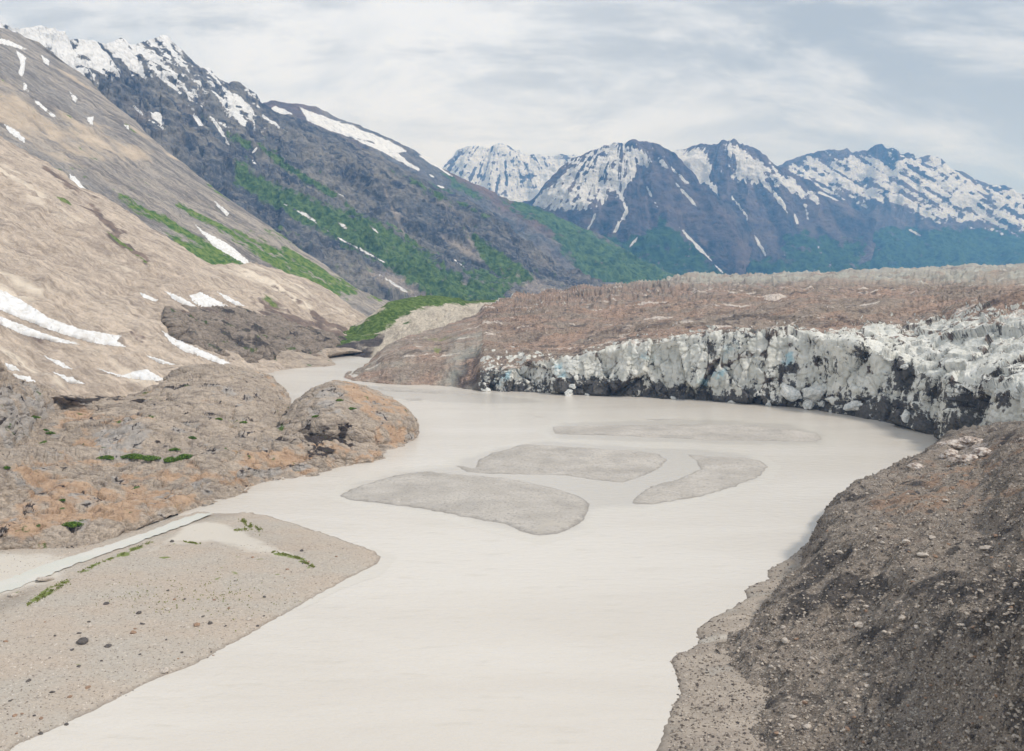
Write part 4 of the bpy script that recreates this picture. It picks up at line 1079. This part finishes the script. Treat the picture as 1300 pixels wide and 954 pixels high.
# side channel
b = MB('pale green channel water')
c = b.mix(b.rng(b.noise(12, 3, .5), .4, .6), srgb(200, 200, 190), srgb(206, 203, 194))
m_chan = b.done(c, .25, b.bump(b.noise(2, 3, .5), .2, .05), .4)
chan = [(270, 652), (258, 657), (240, 665), (205, 677), (165, 692), (125, 706), (95, 716), (60, 731), (20, 747), (-40, 766), (-40, 752), (10, 735), (60, 716), (105, 702), (150, 688), (190, 674), (225, 661), (250, 652)]
wc = atz(np.array([p[0] for p in rough_outline(chan, 5, .9, 3)]), np.array([p[1] for p in rough_outline(chan, 5, .9, 3)]), 1.62)
sheet('stream', [(float(a), float(bb)) for a, bb, _ in wc], 1.62, m_chan, 'structure')

def bar_mask(P, u, v, dist):
    s = fbm(P, 16, 4, seed=73)
    silt = -.1 + .5 * s + .6 * mx(poly(u, v, [(640, 655), (690, 650), (745, 650), (745, 670), (690, 682), (650, 672)], 10) * .8)
    silt = np.maximum(silt, .45 * sstep(7, 2, dist) * (.5 + s)) * .8
    return tuple(np.clip(x, 0, 1) for x in (silt, np.clip(.12 + .3 * s, 0, .3), np.zeros_like(s)))
bars = [([(428, 630), (440, 622), (460, 615), (500, 603), (545, 597), (555, 600), (640, 606), (700, 618), (740, 630), (753, 640), (748, 655), (740, 665), (715, 678), (690, 682), (665, 678), (640, 667), (600, 660), (540, 648), (480, 640), (440, 636)], .9),
        ([(575, 592), (583, 589), (600, 594), (604, 584), (620, 576), (665, 563), (690, 565), (740, 568), (800, 571), (840, 576), (850, 584), (845, 592), (820, 605), (790, 615), (765, 612), (720, 605), (640, 603), (590, 601)], .5),
        ([(858, 573), (900, 579), (940, 580), (970, 585), (978, 593), (970, 605), (940, 618), (890, 632), (830, 642), (795, 643), (802, 632), (820, 618), (860, 607), (885, 596), (878, 583)], .5),
        ([(699, 541), (800, 539), (900, 538), (960, 540), (1010, 545), (1040, 550), (1048, 558), (1040, 562), (900, 560), (800, 555), (740, 553), (701, 552)], .5),
        ([(648, 530), (680, 528), (718, 530), (690, 531.5)], .25),
        ([(790, 533), (860, 530.5), (897, 532.5), (860, 535.5)], .25),
        ([(455, 489), (500, 493), (560, 494), (612, 500), (590, 502), (540, 500), (490, 497)], .4),
        ([(500, 507), (530, 505), (548, 508), (525, 510)], .2)]
for k, (pts, h) in enumerate(bars):
    bar('gravel_bar', pts, h * 1.4, 9, m_fgrav, bar_mask, 3.0, .6, 10 + k, rim=1.3, noise=.35)
# silt shoals just under the water round the bars, fading out to the water's own colour
b = MB('shoal'); n_ = b.noise(14, 4, .6, b.pos((.4, 1.2, 1)))
c = b.mix(b.rng(b.math('ADD', b.mask(0), b.math('MULTIPLY', b.math('SUBTRACT', n_, .5), .9)), .15, .9), srgb(204, 198, 188), srgb(190, 184, 175))
w1_ = b.noise(5.0, 4, .6, b.pos((1, 1.8, 1))); w2_ = b.noise(1.3, 3, .6, b.pos((1, 1.6, 1)))
m_shoal = b.done(c, .24, b.bump(w2_, .7, .12, b.bump(w1_, .7, .34)), .4)
shoals = [[(415, 632), (430, 612), (500, 594), (560, 590), (572, 580), (630, 565), (690, 556), (800, 564), (860, 566), (960, 574), (992, 592), (980, 612), (900, 636), (830, 650), (770, 652), (755, 676), (690, 692), (640, 680), (560, 660), (470, 648)],
          [(680, 548), (700, 534), (900, 530), (1010, 536), (1062, 552), (1060, 568), (960, 569), (800, 565), (700, 560)],
          [(440, 486), (520, 490), (620, 498), (720, 510), (640, 516), (560, 514), (480, 506)],
          [(470, 694), (505, 708), (485, 730), (430, 750), (380, 775), (370, 770), (440, 735), (480, 716)]]
for k, pts in enumerate(shoals):
    ol = rough_outline(pts, 6.0, 1.2, 90 + k)
    W3 = atz(np.array([p[0] for p in ol]), np.array([p[1] for p in ol]), 0.0)[:, :2]
    vs, fs = tri_patch([tuple(p) for p in W3], 4.0); P = np.array(vs)
    dist = np.full(len(P), 1e9)
    for i in range(len(W3)):
        d_, _ = segd(P[:, 0], P[:, 1], W3[i], W3[(i + 1) % len(W3)]); dist = np.minimum(dist, d_)
    tag(mesh_from('shoal', np.column_stack([P, np.full(len(P), .012 + .008 * k)]), np.array(fs), m_shoal, [sstep(0, 16, dist)]), kind='structure')
apron = [(850, 838), (858, 830), (880, 820), (886, 812), (880, 800), (905, 782), (930, 770), (946, 760), (943, 750), (950, 744), (975, 735), (972, 724), (1005, 705), (1037, 680), (1065, 690), (1090, 720), (1100, 800), (1130, 900), (1130, 1090), (790, 1090), (820, 980), (850, 900), (862, 880), (858, 866)]
def ap_mask(P, u, v, dist):
    s = fbm(P * np.array([.5, 1.5, 1]), 7, 4, seed=75)
    return (np.clip(.15 + .6 * s + .5 * stroke(u, v, [(880, 818), (930, 806), (960, 804)], 2.5, 3), 0, 1), np.clip(.12 + .6 * s, 0, .6), np.zeros_like(s))
m_apr = gravel_mat('apron gravel', srgb(158, 147, 136), srgb(176, 165, 152), srgb(206, 198, 188), .6)
bar('shore', apron, 2.2, 6, m_apr, ap_mask, 1.5, 1.8, 30, rim=1.0, noise=.8)

# ======================================================== loose things
def stone_mesh(seed, sub=2, flat=.6, jag=.35):
    bm = bmesh.new(); bmesh.ops.create_icosphere(bm, subdivisions=sub, radius=1)
    P = np.array([v.co[:] for v in bm.verts])
    c, t, k = cells(P + seed * 3.7, 1.3, seed)
    r = 1 + jag * fbm(P + seed * 5.1, 1.5, 3, seed=seed) + .35 * t
    for v, rr in zip(bm.verts, r):
        v.co = v.co * float(rr); v.co.z *= flat
    me = bpy.data.meshes.new('boulder'); bm.to_mesh(me); bm.free(); return me

def plain_stone(name, c1, c2, sz=.5):
    b = MB(name); n = b.noise(sz, 4, .6)
    return b.done(b.mix(b.rng(n, .35, .65), c1, c2), .9, b.bump(n, .5, sz * .2), .2)
m_st = [plain_stone('pale stone', srgb(196, 186, 174), srgb(168, 158, 148)), plain_stone('dark stone', srgb(104, 98, 94), srgb(82, 78, 76)),
        plain_stone('brown stone', srgb(162, 134, 112), srgb(136, 114, 98)), plain_stone('ice lump', srgb(226, 226, 222), srgb(196, 198, 196), 1.5)]
st_me = []
for k in range(5):
    for mi in range(3):
        me = stone_mesh(k + 1); me.materials.append(m_st[mi]); st_me.append(me)

def put_stone(pos, size, mi, label, group, name='boulder'):
    me = st_me[random.randrange(5) * 3 + mi]
    o = bpy.data.objects.new(name, me); COL.objects.link(o)
    o.location = pos; o.scale = (size * random.uniform(.8, 1.3), size * random.uniform(.7, 1.1), size * random.uniform(.7, 1.1))
    o.rotation_euler = (random.uniform(-.2, .2), random.uniform(-.2, .2), random.uniform(0, 6.28))
    return tag(o, label, 'boulder', group)

PB = [(105, 785+0, .0)]
named = [(58, 737, 2.3, 0, 'long flat brown boulder at the edge of the pale channel'), (16, 757, 1.6, 0, 'white boulder by the channel near the left edge'),
         (105, 816, 1.9, 1, 'largest dark boulder on the lower part of the gravel bar'), (42, 809, 1.1, 0, 'pale brown boulder lower left on the gravel bar'),
         (114, 796, 1.0, 0, 'bluish white stone above the largest dark boulder'), (209, 852, 1.3, 0, 'pale stone right on the water edge of the gravel bar'),
         (169, 804, .9, 2, 'rusty stone low in the middle of the gravel bar'), (250, 794, 1.0, 2, 'orange stone on the right half of the gravel bar'),
         (266, 792, .8, 1, 'dark stone just right of the orange stone'), (316, 787, .9, 0, 'white stone near the right shore of the gravel bar'),
         (137, 821, .9, 1, 'dark stone right of the largest dark boulder'), (176, 779, .9, 1, 'dark stone in the middle of the gravel bar'),
         (213, 774, 1.0, 0, 'pale flat stone in the middle of the gravel bar'), (219, 688, 1.0, 1, 'dark stone on the upper rim of the gravel bar'),
         (135, 767, .8, 1, 'dark stone left of the middle of the gravel bar'), (383, 700, .9, 1, 'dark stone near the tip of the gravel bar')]
bP = BVHTree.FromPolygons([v.co[:] for v in o_plain.data.vertices], [p.vertices[:] for p in o_plain.data.polygons])
for uu, vv, sz, mi, lab in named:
    h, n_ = cast(bP, uu, vv)
    if h: put_stone(h + Vector((0, 0, sz * .15)), sz, mi, lab, 'boulders on the near gravel bar')
k = 0
while k < 60:
    uu, vv = random.uniform(0, 430), random.uniform(700, 950)
    h, n_ = cast(bP, uu, vv)
    if h is None or vv < 790 - uu * .3: continue
    put_stone(h + Vector((0, 0, .05)), random.uniform(.3, .65), random.choice([0, 1, 1, 2]), 'small stone scattered among many alike on the near gravel bar', 'small stones on the near gravel bar', 'stone')
    k += 1
k = 0
nm = [(1150, 690, 1.5, 'pale long boulder on the mound above the dark hollow'), (1184, 684, 1.2, 'pale block near the middle of the mound'), (1172, 706, 1.4, 'white topped boulder at the end of the dark hollow'),
      (1252, 698, 1.8, 'flat white boulder above the dark band on the mound'), (1066, 703, 1.3, 'lone pale boulder on the left shoulder of the mound'), (1111, 674, 1.0, 'pale stone left of the long boulder'),
      (1200, 636, 1.0, 'bright stone high on the brown part of the mound'), (1090, 795, 1.3, 'bright stone in the dark lower mound'), (998, 815, 1.3, 'pale stone at the foot of the mound'), (1144, 786, 1.1, 'white stone right of the bright stone on the lower mound')]
for uu, vv, sz, lab in nm:
    h, n_ = cast(bM, uu, vv)
    if h: put_stone(h + Vector((0, 0, sz * .2)), sz, 0, lab, 'boulders on the rubble mound')
while k < 170:
    uu, vv = random.uniform(960, 1300), random.uniform(590, 950)
    h, n_ = cast(bM, uu, vv)
    if h is None: continue
    put_stone(h + Vector((0, 0, .08)), random.choice([.3, .35, .4, .5, .65]) * (.7 + h.y / 500), random.choice([0, 0, 1, 2]), 'small loose stone among many alike on the rubble mound', 'small stones on the rubble mound', 'stone')
    k += 1

# uncounted rubble: thousands of pebbles in one mesh
def rubble(name, bvh, ur, vr, count, smin, smax, mat, parts=1):
    base = stone_mesh(9, 1, .7); bv = np.array([v.co[:] for v in base.vertices]); bf = np.array([p.vertices[:] for p in base.polygons])
    V, Fc = [], []; i = 0; tries = 0
    while i < count and tries < count * 4:
        tries += 1
        h, n_ = cast(bvh, random.uniform(*ur), random.uniform(*vr))
        if h is None: continue
        s_ = smin * (smax / smin) ** (random.random() ** 2.2)
        a = random.uniform(0, 6.28); ca, sa = math.cos(a), math.sin(a)
        M = np.array([[ca, -sa, 0], [sa, ca, 0], [0, 0, 1]]) * s_
        V.append(bv * np.random.default_rng(i).uniform(.7, 1.3, 3) @ M.T + np.array(h)); Fc.append(bf + len(bv) * i); i += 1
    o = mesh_from(name, np.concatenate(V), np.concatenate(Fc), mat, smooth=False)
    tag(o, kind='stuff'); return o
def peb_mat(name, cols):
    b = MB(name)
    v_ = b.noise(1.1, 1, .5)
    c = b.mix(b.rng(v_, .35, .5), cols[0], cols[1]); c = b.mix(b.rng(v_, .52, .6), c, cols[2])
    return b.done(c, .9, None, .15)
m_p1 = peb_mat('mound pebbles', [srgb(84, 78, 74), srgb(132, 122, 112), srgb(182, 172, 160)])
m_p2 = peb_mat('bar pebbles', [srgb(120, 112, 104), srgb(170, 160, 150), srgb(206, 198, 188)])
rubble('rubble', bM, (930, 1330), (560, 960), 9000, .16, .7, m_p1)
o_ap = next(o for o in COL.objects if o.name == 'shore')
bA = BVHTree.FromPolygons([v.co[:] for v in o_ap.data.vertices], [p.vertices[:] for p in o_ap.data.polygons])
rubble('rubble', bA, (850, 1130), (680, 960), 7500, .12, .6, m_p1)
rubble('gravel', bP, (-20, 480), (690, 960), 5000, .12, .34, m_p2)

# ice blocks
ice_me = []
bI = MB('clean ice'); n_ = bI.noise(2, 4, .6)
m_ib = bI.done(bI.mix(bI.rng(n_, .35, .65), srgb(226, 224, 218), srgb(186, 190, 188)), .6, bI.bump(n_, .6, .5), .3)
for k in range(5):
    me = stone_mesh(20 + k, 3, .8, .5); me.materials.append(m_ib); me.name = 'ice_block'; ice_me.append(me)
blocks = [(722, 499, 4.2, 'pale blue ice block in the water at the foot of the left ice wall'), (727, 491, 3.4, 'pointed white ice block leaning on the wall above the pale blue block'),
          (617, 496, 3.4, 'tilted grey white ice slab at the left end of the ice wall'), (745, 501, 2.2, 'low ice lump at the waterline right of the pale blue block'), (855, 506, 2.4, 'small dirty ice lump at the waterline under the dark undercut'),
          (930, 512, 2.6, 'dirty ice lump at the waterline below the blue white bulge'), (975, 514, 2.8, 'flat ice lump at the waterline left of the white collapse heap'), (1004, 500, 7.5, 'big grey blue slab leaning left of the white collapse heap'),
          (1035, 500, 8.5, 'bright white heap of fallen ice below the right ice wall'), (1028, 514, 5.0, 'front lobe of the bright white fallen ice'), (1046, 512, 4.5, 'right lobe of the bright white fallen ice'),
          (1085, 515, 6.0, 'rounded dirty ice boulder right of the white collapse heap'), (1150, 528, 4.0, 'small white peak of ice low in the dark bay'), (1270, 552, 4.0, 'jagged bright ice shard beside the rubble mound'), (1148, 466, 2.6, 'small white ice block perched in the dark hollow of the wall')]
for uu, vv, sz, lab in blocks:
    h, n_ = cast(bGl, uu, vv)
    p = h if h else Vector(atz(uu, vv, 0.0).tolist())
    o = bpy.data.objects.new('ice_block', random.choice(ice_me)); COL.objects.link(o)
    if p.z < .3: p.z = .3
    o.location = p; o.scale = (sz * 1.2, sz * .8, sz * .8); o.rotation_euler = (random.uniform(-.5, .5), random.uniform(-.5, .5), random.uniform(0, 6))
    tag(o, lab, 'ice block', 'ice blocks at the foot of the ice cliff')
dirty_me = []
bI = MB('dirty ice'); n_ = bI.noise(1.6, 5, .65)
m_di = bI.done(bI.mix(bI.rng(n_, .42, .6), srgb(206, 196, 186), srgb(146, 128, 116)), .75, bI.bump(n_, .8, .6), .25)
for k in range(4):
    me = stone_mesh(40 + k, 3, .8, .55); me.materials.append(m_di); me.name = 'ice_chunk'; dirty_me.append(me)
heap = [(1222, 566, 5.0, 'large rounded ice chunk at the tip of the rubble mound'), (1207, 578, 3.2, 'white ice chunk half buried left of the large rounded one'), (1236, 560, 3.4, 'ice chunk with brown dirt behind the large rounded one'),
        (1228, 584, 3.0, 'flat white ice chunk in front of the large rounded one'), (1164, 593, 2.4, 'small white ice chunk alone on the shoulder of the mound'), (1250, 575, 3.0, 'pinkish ice chunk right of the large rounded one')]
for uu, vv, sz, lab in heap:
    h, n_ = cast(bM, uu, vv)
    if not h: continue
    o = bpy.data.objects.new('ice_chunk', random.choice(dirty_me)); COL.objects.link(o)
    o.location = h; o.scale = (sz * 1.5, sz * 1.2, sz * .7); o.rotation_euler = (0, 0, random.uniform(0, 6))
    tag(o, lab, 'ice chunk', 'ice chunks melting out of the mound tip')

# shrubs on the bedrock
deps = bpy.context.evaluated_depsgraph_get()
def scene_hit(u, v):
    rx, ry, rz = rays(u, v); d = Vector((float(rx), 1.0, float(rz))).normalized()
    ok, loc, nor, idx, ob, mt = S.ray_cast(deps, EYE, d)
    return (loc, ob) if ok else (None, None)
b = MB('willow leaves'); n_ = b.noise(.8, 2, .5)
m_leaf = b.done(b.mix(b.rng(n_, .35, .65), srgb(78, 112, 44), srgb(122, 148, 66)), .7, None, .2)
b = MB('willow stems'); m_stem = b.done(srgb(92, 76, 60), .9)
def shrub(pos, w, d, h, label, seed):
    r = np.random.default_rng(seed)
    root = bpy.data.objects.new('shrub', None); COL.objects.link(root); root.location = pos
    tag(root, label, 'shrub', 'low shrubs growing on the bedrock')
    n = int(380 + w * d * 22)
    a = r.uniform(0, 6.283, n); rr = np.sqrt(r.uniform(0, 1, n)); lump = .75 + .35 * np.sin(a * 3 + seed) 
    C = np.column_stack([np.cos(a) * rr * w * .5 * lump, np.sin(a) * rr * d * .5 * lump, r.uniform(.1, 1, n) * h * (1.05 - .7 * rr ** 2)])
    A = r.normal(size=(n, 3)); A /= np.linalg.norm(A, axis=1)[:, None]; B = np.cross(A, r.normal(size=(n, 3))); B /= np.linalg.norm(B, axis=1)[:, None]
    s_ = r.uniform(.18, .42, (n, 1))
    V = np.stack([C - A * s_, C + B * s_ * .6, C + A * s_, C - B * s_ * .6], 1).reshape(-1, 3)
    mesh_from('leaves', V, np.arange(n * 4).reshape(-1, 4), m_leaf, None, root, False)
    bm = bmesh.new()
    for k in range(7):
        tx, ty = r.uniform(-.35, .35) * w, r.uniform(-.35, .35) * d
        g = bmesh.ops.create_cone(bm, cap_ends=True, segments=5, radius1=.07, radius2=.02, depth=1)
        q = Vector((tx, ty, h * .8)); L = q.length
        M = q.to_track_quat('Z', 'Y').to_matrix().to_4x4(); M.translation = q * .5
        bmesh.ops.scale(bm, vec=(1, 1, L), verts=g['verts']); bmesh.ops.transform(bm, matrix=M, verts=g['verts'])
    me = bpy.data.meshes.new('stem'); bm.to_mesh(me); bm.free(); link('stem', me, m_stem, root)
shrubs = [(44, 531, 5, 'bright bush in a crack of the grey left cliff'), (57, 547, 3.5, 'smaller of two bushes on the tan rocks, upper one'), (64, 551, 5, 'round dark bush just right of the smaller cliff bush'),
          (136, 583, 8, 'long low shrub left of the orange rocks in the hollow'), (170, 582, 10, 'first of the dark shrub hedge along the hollow'), (190, 584, 9, 'middle shrub of the hedge along the hollow'),
          (218, 586, 9, 'left end of the bright shrub strip under the grey slab'), (235, 582, 9, 'right end of the bright shrub strip under the grey slab'), (222, 572, 5, 'small shrub on the slope above the bright strip'),
          (244, 557, 5, 'small shrub on the grey slab'), (80, 636, 2.5, 'tiny lone shrub on the orange ledge'), (92, 668, 7, 'low shrub at the foot of the rocks beside the gravel'), (431, 509, 4, 'moss cushion near the top of the rounded knob'),
          (446, 520, 5, 'elongated moss cushion on the knob shoulder'), (402, 530, 5, 'moss strip over the dark hollow of the knob'), (278, 533, 4, 'small shrub on the rocky hill between two grey ribs'), (310, 537, 4, 'right hand shrub on the rocky hill ribs'), (8, 595, 3, 'bush in the dark crack at the left edge')]
for k, (uu, vv, w_, lab) in enumerate(shrubs):
    h, ob = scene_hit(uu, vv)
    if h: shrub(h, w_ * 1.25, w_ * .6, w_ * .2 + .3, lab, k + 1)

for o in COL.objects:
    if o.type == 'MESH' and o.parent is None and o.name.startswith('mountain') : o['kind'] = 'structure'

# grass along the old channel lines on the bar: nobody could count the blades
def grass(bvh, strokes, n, smin, smax):
    r = np.random.default_rng(5); C = []
    while len(C) < n:
        pts, w = strokes[r.integers(len(strokes))]
        i = r.integers(len(pts) - 1); t = r.random()
        uu = pts[i][0] + (pts[i + 1][0] - pts[i][0]) * t + r.normal() * w; vv = pts[i][1] + (pts[i + 1][1] - pts[i][1]) * t + r.normal() * w * .5
        if gnoise(np.array([[uu / 5.0, vv / 3.0, 3.3]]))[0] < r.uniform(-.25, .35): continue
        h, _n = cast(bvh, uu, vv)
        if h is not None: C.append(h[:])
    C = np.array(C); n = len(C)
    a = r.uniform(0, 6.283, n); hh = r.uniform(smin, smax, n)
    A = np.column_stack([np.cos(a), np.sin(a), 0 * a]) * (hh * .6)[:, None]; T = np.column_stack([r.normal(size=n) * .3 * hh, r.normal(size=n) * .3 * hh, hh])
    V = np.stack([C - A, C + A, C + A * .5 + T, C - A * .5 + T], 1).reshape(-1, 3)
    o = mesh_from('grass', V, np.arange(n * 4).reshape(-1, 4), m_grass, None, None, False); tag(o, kind='stuff')
b = MB('sedge'); n_ = b.noise(1.2, 3, .6)
m_grass = b.done(b.mix(b.rng(n_, .35, .65), srgb(112, 122, 62), srgb(142, 146, 86)), .8, None, .15)
grass(bP, [([(36, 768), (60, 752), (86, 738)], 2.6), ([(40, 766), (84, 740)], 2), ([(100, 728), (130, 714), (160, 702), (192, 688)], 1.5), ([(345, 701), (375, 707), (398, 720)], 1.4), ([(375, 707), (398, 720)], 1.4),
           ([(235, 688), (255, 691)], .8), ([(300, 674), (322, 669), (330, 676)], 3.0), ([(306, 660), (318, 668)], 2.2), ([(90, 672), (102, 668)], 2.5), ([(150, 760), (330, 760)], 26)], 3800, .12, .4)

# ======================================================== haze
bm = bmesh.new(); bmesh.ops.create_cube(bm, size=1)
me = bpy.data.meshes.new('haze'); bm.to_mesh(me); bm.free()
zmax = 0
for o in COL.objects:
    if o.type == 'MESH': zmax = max(zmax, max((o.matrix_world @ Vector(c)).z for c in o.bound_box))
hz = bpy.data.objects.new('haze', me); COL.objects.link(hz)
zlo, zhi = -72.0, max(zmax, CH) + 40
hz.scale = (33000, 23000, zhi - zlo); hz.location = (0, 8200, (zhi + zlo) / 2)
mh = bpy.data.materials.new('haze air'); mh.use_nodes = True; nt = mh.node_tree; nt.nodes.clear()
ou = nd(nt, 'ShaderNodeOutputMaterial'); pv = nd(nt, 'ShaderNodeVolumePrincipled'); nt.links.new(pv.outputs[0], ou.inputs['Volume'])
pv.inputs['Color'].default_value = (.2, .5, 1, 1); pv.inputs['Density'].default_value = 5.6e-5; pv.inputs['Absorption Color'].default_value = (1, 1, 1, 1); pv.inputs['Anisotropy'].default_value = .1
me.materials.append(mh); tag(hz, kind='stuff')
print('zmax', zmax, 'objects', len(COL.objects))
